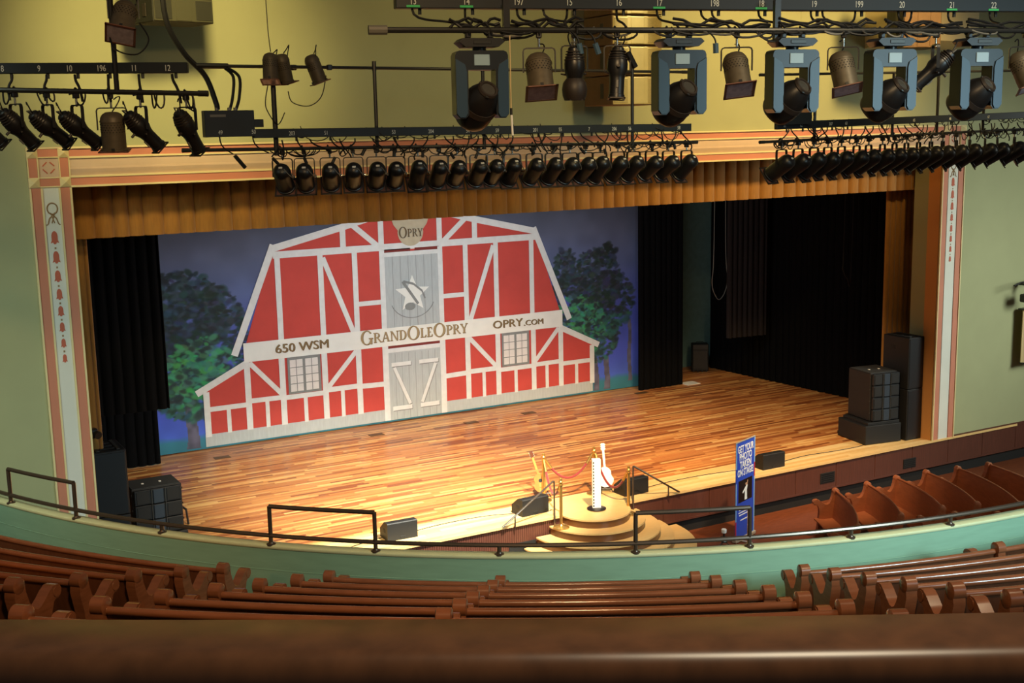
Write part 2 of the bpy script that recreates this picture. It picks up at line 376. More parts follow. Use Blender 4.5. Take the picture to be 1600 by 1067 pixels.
bx(22.93, 34, 19.565, 19.6, -.06, .03, 'top_rail', 'fascia', fas)
bx(-9, 34, 19.64, 19.95, ZF, -.64, 'kick_recess', 'void', fas)
for xa, xb, za, zb in ((18.72, 19.15, -.50, -.26), (21.31, 21.72, -.56, -.33)):
    g = bx(xa, xb, 19.57, 19.60, za, zb, 'floor_vent', 'void', fas, ch=.004)
    for i in range(5): bx(xa+.03, xb-.03, 19.56, 19.572, za+.03+i*.045, za+.045+i*.045, 'vent_slat', 'metal_black', g)
bx(10.75, 11.35, 19.575, 19.6, -.66, -.40, 'panel_gap', 'void', fas)
hf = struct('floor', slab(MB(), -9, 34, -2, 19.8, ZF-.1, ZF), 'hallfloor')
for i, (x, y) in enumerate([(7.48, 27.55), (11.38, 27.5), (13.95, 27.3), (15.72, 27.4), (19.6, 27.7), (22.6, 21.9)]):
    p = bx(x-.19, x+.19, y-.11, y+.11, -.001, .006, 'floor_pocket', 'pocket', ch=.003); p.location.z = 0
    for s in (-1, 1): bx(x+s*.095-.08, x+s*.095+.08, y-.085, y+.085, .005, .009, 'lid', 'pocket', p)
    tag(p, ['bronze floor pocket plate before the painted left lean-to', 'bronze floor pocket plate just left of the painted barn door', 'bronze floor pocket plate right of the painted barn door', 'bronze floor pocket plate below the right painted window', 'bronze floor pocket plate near the foot of the right black leg', 'small dark floor pocket plate near the right loudspeakers'][i], 'floor plate')

# stage house behind the opening
q = MB(); q.prism([(19.59, 9.0), (18.9, 9.15), (18.9, 9.9), (19.59, 9.9)], (0, 0, 0), Y1, Z1, X1, 19.7, 22.4); tr = q.build('trim_7', 'cream'); tr['kind'] = 'structure'
sb = struct('wall_back', slab(MB(), 1, 25.4, 30.0, 30.2, 0, 9), 'teal_wall')
struct('wall_left', slab(MB(), .8, 1, 20.35, 30.2, ZF, 9), 'void'); struct('wall_right', slab(MB(), 25.2, 25.4, 20.35, 30.2, ZF, 9), 'void')
struct('ceiling', slab(MB(), .8, 25.4, 20.35, 30.2, 9, 9.2), 'void')  # unseen black ceiling, added to block ambient light from the stage

# ------------------------------------------------------------------ drapes
def drape(b, p0, p1, z0, z1, period, amp, crease=True, seed=1, th=.02, zn=4, flare=.35):
    rnd = random.Random(seed); p0, p1 = Vector((*p0, 0)), Vector((*p1, 0)); L = (p1-p0).length; d = (p1-p0)/L; n = Vector((d.y, -d.x, 0))
    ss = [0.]; 
    while ss[-1] < L: ss.append(ss[-1]+period*rnd.uniform(.8, 1.2))
    ss[-1] = L; prof = []
    for a, c in zip(ss, ss[1:]):
        k = rnd.uniform(.75, 1.15)
        for i in range(8):
            t = i/8; h = (abs(math.sin(PI*t))**.55 if crease else .5-.5*math.cos(2*PI*t))
            prof.append((a+(c-a)*t, h*amp*k))
    prof.append((L, 0)); N = len(prof); vs = []; fs = []
    for side in (0, 1):
        for j in range(zn+1):
            z = z1+(z0-z1)*j/zn; g = 1-flare+flare*j/zn
            for s, h in prof: vs.append(p0+d*s+n*(h*g-side*th)+Vector((0, 0, z)))
    def ix(sd, j, i): return sd*(zn+1)*N+j*N+i
    for sd in (0, 1):
        for j in range(zn):
            for i in range(N-1):
                q = (ix(sd, j, i), ix(sd, j, i+1), ix(sd, j+1, i+1), ix(sd, j+1, i)); fs.append(q if sd == 0 else q[::-1])
    for i in range(N-1):
        fs.append((ix(0, 0, i), ix(1, 0, i), ix(1, 0, i+1), ix(0, 0, i+1))); fs.append((ix(0, zn, i), ix(0, zn, i+1), ix(1, zn, i+1), ix(1, zn, i)))
    for j in range(zn):
        for i in (0, N-1): fs.append((ix(0, j, i), ix(0, j+1, i), ix(1, j+1, i), ix(1, j, i)))
    b.add(vs, fs); return b
def hung(name, label, cat, m, *args, hem=None, group=None, **kw):
    o = drape(MB(), *args, **kw).build(name, m, ang=60); tag(o, label, cat, group); return o
va = hung('valance', 'long pleated gold velvet valance across the top of the stage opening', 'valance', 'gold', (2.6, 20.47), (22.9, 20.47), 5.88, 6.95, .29, .10, seed=3, zn=3, flare=.15)
drape(MB(), (2.6, 20.468), (22.9, 20.468), 5.875, 5.90, .29, .103, seed=3, zn=1, flare=0).build('hem', 'gold', va, ang=60)
hung('side_curtain', 'narrow gold velvet leg curtain at left edge of opening', 'curtain', 'gold', (2.9, 20.88), (3.66, 20.88), .01, 6.9, .13, .05, seed=4, group='gold leg curtains')
hung('side_curtain', 'gold velvet leg curtain at right edge of opening', 'curtain', 'gold', (21.86, 20.88), (22.95, 20.88), .01, 6.9, .15, .05, seed=5, group='gold leg curtains')
hung('black_drape', 'short black drape ending above the floor at stage left', 'curtain', 'black_drape', (3.3, 24.1), (5.56, 24.1), 2.12, 9.0, .2, .07, seed=6)
hung('black_drape', 'black floor-length leg curtain beside left tree', 'curtain', 'black_drape', (2.2, 27.8), (6.12, 27.8), .02, 9.0, .2, .07, seed=7)
hung('black_drape', 'black floor-length leg curtain beside right tree', 'curtain', 'black_drape', (19.72, 28.0), (21.27, 28.0), .02, 9.0, .2, .08, seed=8)
hung('masking_drape', 'long black masking drape along right side of the stage', 'curtain', 'black_drape', (23.5, 29.5), (24.1, 21.2), .02, 9.0, .24, .08, seed=9)
hung('tied_drape', 'charcoal bunched drape hanging before black masking on the right', 'curtain', 'grey_drape', (22.0, 26.9), (23.3, 26.75), 1.45, 9.0, .17, .09, seed=10)

# ------------------------------------------------------------------ painted barn drop
YB = 28.5
dr = thing('painted_backdrop', 'large painted cloth drop of a red barn between trees', 'backdrop', (12.95, YB, 0))
GX0, GX1, GZ1, st = 5.5, 20.4, 6.6, .022
nx, nz = int((GX1-GX0)/st), int(GZ1/st)
gx = GX0+np.arange(nx)*st+st/2; gz = np.arange(nz)*st+st/2
XX, ZZ = np.meshgrid(gx, gz)
rng = np.random.default_rng(5)
def vnoise(f):
    w, h = int((GX1-GX0)*f)+3, int(GZ1*f)+3; g = rng.random((h, w)); u = (XX-GX0)*f; v = ZZ*f
    i, j = u.astype(int), v.astype(int); a, c = u-i, v-j; a = a*a*(3-2*a); c = c*c*(3-2*c)
    return (g[j, i]*(1-a)+g[j, i+1]*a)*(1-c)+(g[j+1, i]*(1-a)+g[j+1, i+1]*a)*c
N1 = vnoise(.8)*.5+vnoise(2)*.3+vnoise(5)*.2
stops = [(0, (44, 104, 120)), (.28, (46, 108, 128)), (.42, (66, 92, 188)), (1.1, (70, 86, 190)), (2.6, (72, 82, 164)), (3.7, (82, 94, 136)), (4.6, (82, 88, 112)), (5.2, (70, 74, 90)), (6.6, (44, 46, 58))]  # painted sky; its dark top stops also hold the valance's shadow
IMG = np.zeros((nz, nx, 3)); zq = ZZ+.25*(N1-.5)
for k in range(3): IMG[..., k] = np.interp(zq, [s[0] for s in stops], [s[1][k] for s in stops])
IMG *= (.94+.12*vnoise(3))[..., None]
def dabs(cx, cz, rx, rz, n, cols, seed, smin=.05, smax=.13):
    rd = random.Random(seed)
    for _ in range(n):
        a = rd.random()*2*PI; q = rd.random()**.55; x = cx+rx*q*math.cos(a); z = cz+rz*q*math.sin(a)
        s = rd.uniform(smin, smax); e = s*rd.uniform(.35, .8); t = rd.uniform(-.7, .7); c = np.array(cols(x, z, rd))
        i0, i1 = int((x-GX0-s)/st), int((x-GX0+s)/st)+1; j0, j1 = int((z-s)/st), int((z+s)/st)+1
        i0, j0 = max(i0, 0), max(j0, 0); i1, j1 = min(i1, nx), min(j1, nz)
        if i1 <= i0 or j1 <= j0: continue
        X = XX[j0:j1, i0:i1]-x; Z = ZZ[j0:j1, i0:i1]-z; U = X*math.cos(t)+Z*math.sin(t); V = -X*math.sin(t)+Z*math.cos(t)
        w = np.clip(1.3-(U/s)**2-(V/e)**2, 0, 1)[..., None]*.8
        IMG[j0:j1, i0:i1] = IMG[j0:j1, i0:i1]*(1-w)+c*w
def trunk(x, z0, z1, w):
    m = (np.abs(XX-x-.02*np.sin(ZZ*5)) < w*(1+.5*np.exp(-ZZ*6))) & (ZZ > z0) & (ZZ < z1)
    IMG[m] = np.array((84, 82, 100))*(.8+.4*vnoise(8)[m])[..., None]
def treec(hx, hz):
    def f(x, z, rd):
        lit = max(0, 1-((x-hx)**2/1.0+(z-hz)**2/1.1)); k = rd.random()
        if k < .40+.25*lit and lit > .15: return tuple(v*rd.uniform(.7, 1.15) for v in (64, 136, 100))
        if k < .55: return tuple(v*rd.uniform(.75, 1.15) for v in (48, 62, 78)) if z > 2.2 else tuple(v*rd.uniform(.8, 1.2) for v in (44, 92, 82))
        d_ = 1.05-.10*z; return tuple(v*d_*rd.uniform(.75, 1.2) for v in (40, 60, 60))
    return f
trunk(7.07, .05, 1.3, .13); trunk(18.96, .05, 1.0, .085); trunk(18.60, .05, 1.0, .075); trunk(19.75, .2, 2, .06)
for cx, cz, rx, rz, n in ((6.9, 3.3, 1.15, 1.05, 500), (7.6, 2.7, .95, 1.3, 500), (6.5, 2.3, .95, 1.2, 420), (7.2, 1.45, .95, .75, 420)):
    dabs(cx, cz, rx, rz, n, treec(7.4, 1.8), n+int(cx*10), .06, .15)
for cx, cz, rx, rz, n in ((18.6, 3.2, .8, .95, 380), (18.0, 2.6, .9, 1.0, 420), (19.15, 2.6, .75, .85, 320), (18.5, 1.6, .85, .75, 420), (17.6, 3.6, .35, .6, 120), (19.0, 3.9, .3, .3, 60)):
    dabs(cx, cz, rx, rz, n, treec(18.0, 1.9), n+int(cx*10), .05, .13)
IMG = np.clip(IMG, 0, 255)/255; LIN = np.where(IMG <= .04045, IMG/12.92, ((IMG+.055)/1.055)**2.4)
me = bpy.data.meshes.new('cloth'); px = GX0+np.arange(nx+1)*st; pz = np.arange(nz+1)*st
PX, PZ = np.meshgrid(px, pz); V = np.stack([PX-12.95, np.zeros_like(PX), PZ+.015], -1).reshape(-1, 3)
I, J = np.meshgrid(np.arange(nx), np.arange(nz)); a = (J*(nx+1)+I).ravel(); F = np.stack([a, a+1, a+nx+2, a+nx+1], -1)
me.vertices.add(len(V)); me.vertices.foreach_set('co', V.ravel())
me.loops.add(F.size); me.loops.foreach_set('vertex_index', F.ravel().astype(np.int32))
me.polygons.add(len(F)); me.polygons.foreach_set('loop_start', np.arange(0, F.size, 4, dtype=np.int32))
me.update(calc_edges=True)
ca = me.color_attributes.new('Col', 'FLOAT_COLOR', 'CORNER')
cc = np.ones((len(F), 4, 4)); cc[..., :3] = LIN.reshape(-1, 1, 3); ca.data.foreach_set('color', cc.ravel())
me.materials.append(MT['drop']); cl = bpy.data.objects.new('cloth', me); col.objects.link(cl); cl.parent = dr
O = (12.95, YB, 0)
def flat(polys, layer, name, m, parent=dr):
    b = MB(); y = YB-.006*layer
    for i, p in enumerate(polys): b.prism(p, (0, 0, 0), X1, Z1, Y1, y-.003-.00003*i, y-.0005)
    return b.build(name, m, parent, off=O)
def rect(x0, z0, x1, z1): return [(x0, z0), (x1, z0), (x1, z1), (x0, z1)]
def bar(x0, z0, x1, z1, w):
    d = math.hypot(x1-x0, z1-z0); nx_, nz_ = -(z1-z0)/d*w/2, (x1-x0)/d*w/2
    return [(x0+nx_, z0+nz_), (x1+nx_, z1+nz_), (x1-nx_, z1-nz_), (x0-nx_, z0-nz_)]
MX = 12.95
def mir(p): return [(2*MX-x, z) for x, z in p][::-1]
flat([[(8.42, .06), (17.48, .06), (17.48, 2.25), (16.62, 4.78), (14.87, 5.2), (MX, 5.7), (11.03, 5.2), (9.3, 4.78), (8.42, 2.25)], rect(7.38, .06, 8.44, 1.45), [(7.38, 1.4), (8.44, 1.4), (8.44, 1.95)], rect(17.46, .06, 18.46, 1.4), [(17.46, 1.4), (18.46, 1.4), (17.46, 1.92)]], 1, 'barn_wall', 'barn_red')
tb = [bar(9.28, 4.57, 16.65, 4.57, .17)]
for s in (0, 1):
    h = [bar(9.30, 4.82, 8.19, 2.21, .17), bar(9.24, 4.72, 11.03, 5.13, .17), bar(11.0, 5.12, 12.95, 5.62, .17)]
    h += [bar(x, 2.44, x, 4.5, .14) for x in (9.38, 10.48, 11.39, 12.13)]+[bar(x, 4.6, x, z, .15) for x, z in ((11.1, 5.2), (12.13, 5.5))]
    h += [bar(11.38, 5.17, 12.05, 4.60, .14), bar(10.55, 4.42, 11.29, 2.46, .13), bar(11.38, 3.18, 12.13, 3.18, .12)]
    h += [bar(x, .34, x, 2.05, .15) for x in (8.48, 9.36, 10.47, 11.39)]+[bar(12.13, .06, 12.13, 2.05, .16), bar(7.45, .3, 7.45, 1.4, .15)]
    h += [bar(8.48, 1.05, 9.36, 1.04, .12), bar(9.36, 1.02, 10.47, 1.02, .12), bar(10.47, 1.08, 11.39, 1.08, .13), bar(11.39, 1.06, 12.13, 1.04, .13), bar(7.45, .97, 8.48, .97, .12)]
    h += [bar(x, .34, x, 1.02, .10) for x in (7.97, 8.94, 9.93, 10.92)]+[bar(8.55, 1.99, 9.32, 1.13, .12), bar(10.53, 1.13, 11.33, 1.99, .12), bar(7.22, 1.38, 8.45, 1.98, .16)]
    tb += h if s == 0 else [mir(p) for p in h]
flat(tb, 3, 'painted_timbers', 'timber')
flat([rect(7.37, .06, 12.05, .36), rect(13.85, .06, 18.47, .36)], 2, 'stone_base', 'greywood')
sg = flat([rect(8.42, 2.02, 17.48, 2.49)], 4, 'sign_board', 'signboard')
for s in (0, 1):
    wx = 9.93 if s == 0 else 2*MX-9.93
    w = flat([rect(wx-.43, 1.09, wx+.43, 2.02)], 4, 'painted_window', 'greydark')
    ps = [rect(wx+sx*.2-.17+i*.175, 1.15+j*.205, wx+sx*.2-.17+i*.175+.155, 1.15+j*.205+.185) for sx in (-1, 1) for i in (0, 1) for j in range(4)]
    flat(ps, 5, 'window_panes', 'pane', w)
# loft door with star, note and arc
ld = flat([rect(12.2, 2.48, 13.74, 4.33)], 2, 'loft_door', 'greywood')
flat([rect(12.2, 4.43, 12.93, 4.51), rect(13.05, 4.43, 13.74, 4.51)], 3, 'dark_gap', 'maroon', ld); flat([rect(12.2, 4.32, 13.74, 4.43)], 3, 'door_rail', 'timber', ld)
flat([rect(12.2+i*.22-.006, 2.48, 12.2+i*.22+.006, 4.32) for i in range(1, 7)], 3, 'board_line', 'paint_line', ld)
cx, cz = 12.95, 3.32; star = []
for i in range(10):
    a = PI/2+i*PI/5; r = .5 if i % 2 == 0 else .22; star.append((cx+r*math.cos(a), cz+r*.98*math.sin(a)))
flat([star], 4, 'painted_star', 'signboard', ld)
note = [bar(12.68, 3.66, 13.1, 3.05, .07), bar(12.7, 3.66, 12.98, 3.58, .06), bar(12.98, 3.58, 13.22, 3.38, .05), bar(13.22, 3.38, 13.3, 3.18, .04)]
note.append([(12.87+.15*math.cos(a), 3.0+.1*math.sin(a)) for a in [2*PI*i/14 for i in range(14)]])
flat(note, 5, 'painted_note', 'greydark', ld)
def arcband(cx, cz, rx, rz, w, a0, a1, n=24, w2=None):
    w2 = w if w2 is None else w2; o = []; i_ = []
    for k in range(n+1):
        a = a0+(a1-a0)*k/n; o.append((cx+rx*math.cos(a), cz+rz*math.sin(a))); i_.append((cx+(rx-w)*math.cos(a), cz+(rz-w2)*math.sin(a)))
    return [[o[k], o[k+1], i_[k+1], i_[k]] for k in range(n)]
flat(arcband(12.95, 3.25, .64, .56, .02, R(200), R(340)), 4, 'painted_arc', 'greydark', ld)
# main door
md = flat([rect(12.21, .06, 13.73, 1.84)], 2, 'barn_door', 'greywood')
flat([rect(12.21, 1.95, 13.73, 2.03)], 3, 'dark_gap', 'maroon', md); flat([rect(12.21, 1.84, 13.73, 1.95)], 3, 'door_header', 'timber', md)
flat([rect(12.21+i*.19-.005, .06, 12.21+i*.19+.005, 1.8) for i in range(1, 8)], 3, 'board_line', 'paint_line', md)
ztrim = []
for s in (0, 1):
    h = [bar(12.28, 1.52, 12.83, 1.52, .1), bar(12.28, .36, 12.83, .36, .11), bar(12.36, 1.44, 12.78, .44, .09)]
    ztrim += h if s == 0 else [mir(p) for p in h]
zs = [[(x+.02, z-.022) for x, z in p] for p in ztrim]
flat(zs, 4, 'trim_shadow_line', 'greydark', md); flat(ztrim, 5, 'door_trim', 'timber', md)
sh = [(12.42, 5.3), (13.48, 5.3), (13.42, 5.12), (13.3, 4.97)]+[(MX+.36*math.cos(a), 4.92+.36*math.sin(a)) for a in [-PI*i/14 for i in range(15)]]+[(12.6, 4.97), (12.48, 5.12)]
shd = flat([sh], 4, 'painted_shield', 'tan')
# lettering: serif small capitals drawn as polygons
def ring(cx, cz, rx, rz, tx, tz, a0=0, a1=360): return arcband(cx, cz, rx, rz, tx, R(a0), R(a1), 20, tz)
def para(x0, z0, x1, z1, w): return [(x0-w/2, z0), (x0+w/2, z0), (x1+w/2, z1), (x1-w/2, z1)]
def ser(x, z, w=.3): return rect(x-w/2, z, x+w/2, z+.055)
T, t_ = .16, .07
GL = {
 'G': (.86, lambda: ring(.43, .5, .43, .52, T, .06, 38, 325)+[rect(.66, .02, .66+T*.9, .44), ser(.72, .40, .3)]),
 'R': (.82, lambda: [rect(.12, 0, .12+T, 1), ser(.2, 0), rect(.02, .945, .4, 1)]+ring(.36, .74, .32, .26, T, .06, -90, 90)+[rect(.2, .94, .38, 1), rect(.2, .48, .38, .54), para(.42, .5, .78, 0, .17), rect(.7, 0, .88, .05)]),
 'A': (.88, lambda: [para(.14, 0, .44, 1, t_), para(.74, 0, .46, 1, T), rect(.24, .32, .66, .39), ser(.14, 0, .26), ser(.74, 0, .3)]),
 'N': (.9, lambda: [rect(.12, 0, .12+t_, 1), rect(.74, 0, .74+t_, 1), para(.18, 1, .74, 0, T), ser(.15, 0, .26), ser(.78, .945, .26), ser(.12, .945, .22)]),
 'D': (.84, lambda: [rect(.12, 0, .12+T, 1), rect(.02, 0, .4, .06), rect(.02, .94, .4, 1)]+ring(.38, .5, .42, .5, T, .06, -90, 90)),
 'O': (.92, lambda: ring(.45, .5, .45, .52, T, .06)),
 'L': (.68, lambda: [rect(.12, 0, .12+T, 1), ser(.2, .945), rect(.02, 0, .6, .06), [(.6, 0), (.66, .26), (.6, .26), (.5, .05)]]),
 'E': (.68, lambda: [rect(.12, 0, .12+T, 1), rect(.02, 0, .58, .06), rect(.02, .94, .56, 1), rect(.2, .48, .46, .54), [(.58, 0), (.64, .24), (.58, .24), (.48, .05)], [(.56, 1), (.58, .78), (.52, .78), (.46, .95)]]),
 'P': (.70, lambda: [rect(.12, 0, .12+T, 1), ser(.2, 0), rect(.02, .94, .4, 1)]+ring(.36, .73, .32, .27, T, .06, -90, 90)+[rect(.2, .46, .38, .52)]),
 'Y': (.80, lambda: [para(.12, 1, .42, .45, T), para(.72, 1, .46, .45, t_), rect(.36, 0, .36+T, .5), ser(.44, 0, .3), ser(.14, .945, .3), ser(.72, .945, .24)]),
}
def serif(words, x0, x1, zbase, big, small, tilt=0.):
    adv = 0.; items = []
    for w in words:
        for i, ch in enumerate(w):
            s = big if i == 0 else small; wd_, fn = GL[ch]; items.append((ch, adv, s)); adv += wd_*s+.03*s
        adv += .01
    k = (x1-x0)/adv; out = []
    for ch, a, s in items:
        zb = zbase-(s-small)*.28
        for p in GL[ch][1](): out.append([(x0+(a+q[0]*s)*k, zb+q[1]*s) for q in p])
    return out
gp = serif(('GRAND', 'OLE', 'OPRY'), 11.46, 14.52, 2.155, .36, .25)
flat([[(x+.014, z-.014) for x, z in p] for p in gp], 5, 'letter_edge', 'letter_dark', sg); flat(gp, 6, 'serif_lettering', 'letter_gold', sg)
sp = serif(('OPRY',), 12.62, 13.3, 4.80, .28, .2)
flat([[(x+.01, z-.01) for x, z in p] for p in sp], 5, 'letter_edge', 'greydark', shd); flat(sp, 6, 'serif_lettering', 'letter_dark', shd)
def dtext(body, x, z, size, sx):
    
    for dx, dz, m, y in ((.014, -.010, 'letter_dark', -.034), (-.010, .0, 'letter_dark', -.036), (.0, .002, 'letter_edge_gold', -.038)): text('plain_lettering', body, size, m, sg, (x-12.95+dx, y, z+dz), sx=sx, ext=.002)
dtext('650 WSM', 9.91, 2.255, .31, 1.12); dtext('OPRY', 15.74, 2.265, .30, 1.22); dtext('.COM', 16.55, 2.23, .21, 1.2)
MB().cyl((5.5, YB+.0, 6.62), (20.4, YB, 6.62), .03).build('batten', 'steel', dr, off=O)

# ================================================================== BALCONY
BC = Vector((12.827, 21.385, 0)); BR = 12.43; ZP = 2.95
def pol(th, r, z=0, C=BC): t = R(th); return Vector((C.x+r*math.sin(t), C.y-r*math.cos(t), z))
def sweep(b, prof, t0, t1, n, C=BC):
    k = len(prof); vs = []; fs = []
    for i in range(n+1):
        th = t0+(t1-t0)*i/n; vs += [pol(th, r, z, C) for r, z in prof]
    for i in range(n):
        fs += [(i*k+j, i*k+(j+1) % k, (i+1)*k+(j+1) % k, (i+1)*k+j) for j in range(k)]
    fs += [tuple(range(k)), tuple(range(n*k+k-1, n*k-1, -1))]
    return b.add(vs, fs)
def zt(k): return 3.0+.281*k                                          # top of the pew rail in row k
def rr(k): return BR+.9+.85*k                                         # its radius
PH = .93
pp = struct('wall_balcony', sweep(MB(), [(BR-.12, ZP-.05), (BR-.02, ZP-.05), (BR-.02, zt(0)-PH-.1), (BR-.12, 1.3)], -80, 16, 110), 'parapet')
sweep(MB(), [(BR-.15, ZP-.035), (BR-.145, ZP-.005), (BR-.13, ZP), (BR-.015, ZP), (BR-.002, ZP-.006), (BR, ZP-.018), (BR-.002, ZP-.03), (BR-.012, ZP-.045), (BR-.14, ZP-.055)], -80, 16, 110).build('cap_rail', 'parapet_cap', pp)
sweep(MB(), [(BR-.022, ZP-.30), (BR-.016, ZP-.297), (BR-.016, ZP-.292), (BR-.022, ZP-.289)], -80, 16, 110).build('board_joint', 'parapet', pp)
prof = [(BR-.02, 1.3), (BR-.02, zt(0)-PH)]
for k in range(9): prof += [(rr(k)+.09, zt(k)-PH), (rr(k)+.09, zt(k+1)-PH)]
prof += [(22.6, zt(9)-PH), (22.6, 5.9), (25.6, 5.9), (25.6, 1.3)]
struct('floor_balcony', sweep(MB(), prof, -80, 16, 80), 'balcony_floor', ang=20)

# railing on the cap: low rail all along, three raised sections
r0 = BR-.05
rl = thing('balcony_railing', 'dark bronze pipe railing on the curved balcony front', 'railing', pol(-33, r0, ZP)); ro = tuple(rl.location)
b = MB(); b.tube([pol(t, r0, ZP+.10) for t in range(-78, 15, 1)], .026, 8); b.build('low_rail', 'rail', rl, off=ro)
def post(th, h):
    b = MB(); b.tube([pol(th, r0, ZP-.01), pol(th, r0, ZP+h)], .025, 8); o = b.build('post', 'rail', rl, off=ro)
    q = MB(); q.lathe([(.055, -.01), (.053, .006), (.032, .014), (.028, .025)], Matrix.Translation(pol(th, r0, ZP)), 12)
    f = q.build('foot_flange', 'rail', None, off=ro); f.parent = o
for ta, tb_ in ((-64.6, -58.75), (-45.78, -40.03), (-26.85, -21.03)):
    pts = [pol(ta+(tb_-ta)*i/6, r0, ZP+.44) for i in range(7)]
    MB().tube(pts, .026, 8).build('raised_rail', 'rail', rl, off=ro)
    post(ta, .44); post(tb_, .44)
for th in (-70, -52.5, -33.68, -15.52, -9.57, -4, 4, 11): post(th, .10)

# ------------------------------------------------------------------ pews
def end_prof(h, q=1.):
    p = []
    for i in range(13): a = R(215-i*18.5); p.append((.0+.064*math.cos(a), h-.064+.066*math.sin(a)))
    p += [(.075, h-.15), (.105, h-.24), (.14, h-.30), (.185, h-.325), (.225, h-.32), (.28, h-.285), (.34, h-.238), (.39, h-.21)]
    for i in range(8): a = R(100-i*30); p.append((.43+.058*math.cos(a), h-.268+.058*math.sin(a)))
    p += [(.385, h-.34), (.355, h-.41), (.35, h-.5), (.38, .22), (.43, .06), (.43, 0), (.0, 0), (-.015, .06), (.01, .3), (-.02, h-.33), (-.062, h-.15)]
    return p
def pew(label, C, rb, t0, t1, ztop, floor, group, divs=(), ends=(True, True), m='pew', cat='pew', rail=.03, mb='pewback', n=None, thick=.095, up=.065):
    """curved bench, rail at radius rb from C, seat on the side of C"""
    tm = (t0+t1)/2; L = pol(tm, rb, floor, C); t = thing('church_pew', label, cat, L, 0, group); lo = tuple(L)
    n = n or max(6, int(abs(t1-t0)*1.4)); h = ztop-floor
    b = MB(); b.tube([pol(t0+(t1-t0)*i/n, rb, ztop-rail, C) for i in range(n+1)], rail, 12); b.build('top_rail', m, t, off=lo)
    sweep(MB(), [(rb-.016, ztop-.03), (rb+.012, ztop-.03), (rb-.05, floor+.36), (rb-.08, floor+.36)], t0, t1, n, C).build('back_panel', mb, t, off=lo)
    sweep(MB(), [(rb-.07, floor+.40), (rb-.07, floor+.43), (rb-.25, floor+.415), (rb-.42, floor+.44), (rb-.45, floor+.43), (rb-.45, floor+.405), (rb-.42, floor+.40), (rb-.25, floor+.385)], t0, t1, n, C).build('seat', m, t, off=lo)
    eh = h+up
    for th, on, nm in [(t0, ends[0], 'end_panel'), (t1, ends[1], 'end_panel')]+[(d, True, 'divider') for d in divs]:
        if not on: continue
        T = R(th); fw = Vector((-math.sin(T), math.cos(T), 0)); tg = Vector((math.cos(T), math.sin(T), 0)); P = pol(th, rb, floor, C)
        e = MB().prism(end_prof(eh), P, fw, Z1, tg, -thick/2, thick/2).build(nm, m, t, off=lo)
        q = MB(); cc = P+Vector((0, 0, eh-.063)); q.tube([cc-tg*(thick/2+.006), cc-tg*thick/2*.98, cc+tg*thick/2*.98, cc+tg*(thick/2+.006)], [.054, .0665, .0665, .054], 18)
        q.build('post_cap', m, e, off=lo)
        q = MB(); cc = P+fw*.43+Vector((0, 0, eh-.268)); q.tube([cc-tg*(thick/2+.006), cc+tg*(thick/2+.006)], .046, 14); q.build('arm_scroll', m, e, off=lo)
    return t
rows = ['front row by the green parapet']+[f'{w} row from the parapet' for w in ('second', 'third', 'fourth', 'fifth', 'sixth', 'seventh', 'eighth')]
for k in range(8):
    pew('brown balcony pew in the middle block, '+rows[k], BC, rr(k), -40.9, -24.86, zt(k), zt(k)-PH, 'balcony pews, middle block', divs=[-33.27] if k < 6 else [])
for k in range(6):
    pew('brown balcony pew in the left block, '+rows[k], BC, rr(k), -76, -46.05+.2*k, zt(k), zt(k)-PH, 'balcony pews, left block', ends=(False, True))
for k in range(7):
    pew('brown balcony pew in the right block, '+rows[k], BC, rr(k), -19.97-.24*k, 10, zt(k), zt(k)-PH, 'balcony pews, right block', ends=(True, False), divs=[-10.22] if k == 0 else [])
# the pew right in front of the camera: only its broad dark back shows
NR = 23.49; zn_ = 6.89; fl = 5.9
t = thing('church_pew', 'dark wooden pew back closest to the camera across the bottom edge', 'pew', pol(-31.2, NR, fl)); lo = tuple(t.location)
top = [(NR-.03, zn_-.03), (NR-.02, zn_-.008), (NR-.002, zn_), (NR+.082, zn_-.001)]
top += [(NR+.084+.036*math.sin(a), zn_-.037+.036*math.cos(a)) for a in [PI/2*i/8 for i in range(1, 9)]]+[(NR+.116, zn_-.075), (NR+.10, zn_-.092), (NR-.03, zn_-.085)]
sweep(MB(), top, -40, -22, 60).build('top_rail', 'pewdark', t, off=lo, ang=50)
sweep(MB(), [(NR-.02, zn_-.085), (NR+.085, zn_-.085), (NR+.04, fl+.05), (NR-.01, fl+.05)], -40, -22, 60).build('back_panel', 'pewdark', t, off=lo)
sweep(MB(), [(NR-.02, fl+.40), (NR-.02, fl+.44), (NR-.45, fl+.45), (NR-.45, fl+.41)], -40, -22, 60).build('seat', 'pewdark', t, off=lo)
for th in (-39.5, -22.5):
    T = R(th); fw = Vector((-math.sin(T), math.cos(T), 0)); tg = Vector((math.cos(T), math.sin(T), 0))
    MB().prism(end_prof(zn_-fl-.02), pol(th, NR, fl), fw, Z1, tg, -.045, .045).build('end_panel', 'pewdark', t, off=lo)

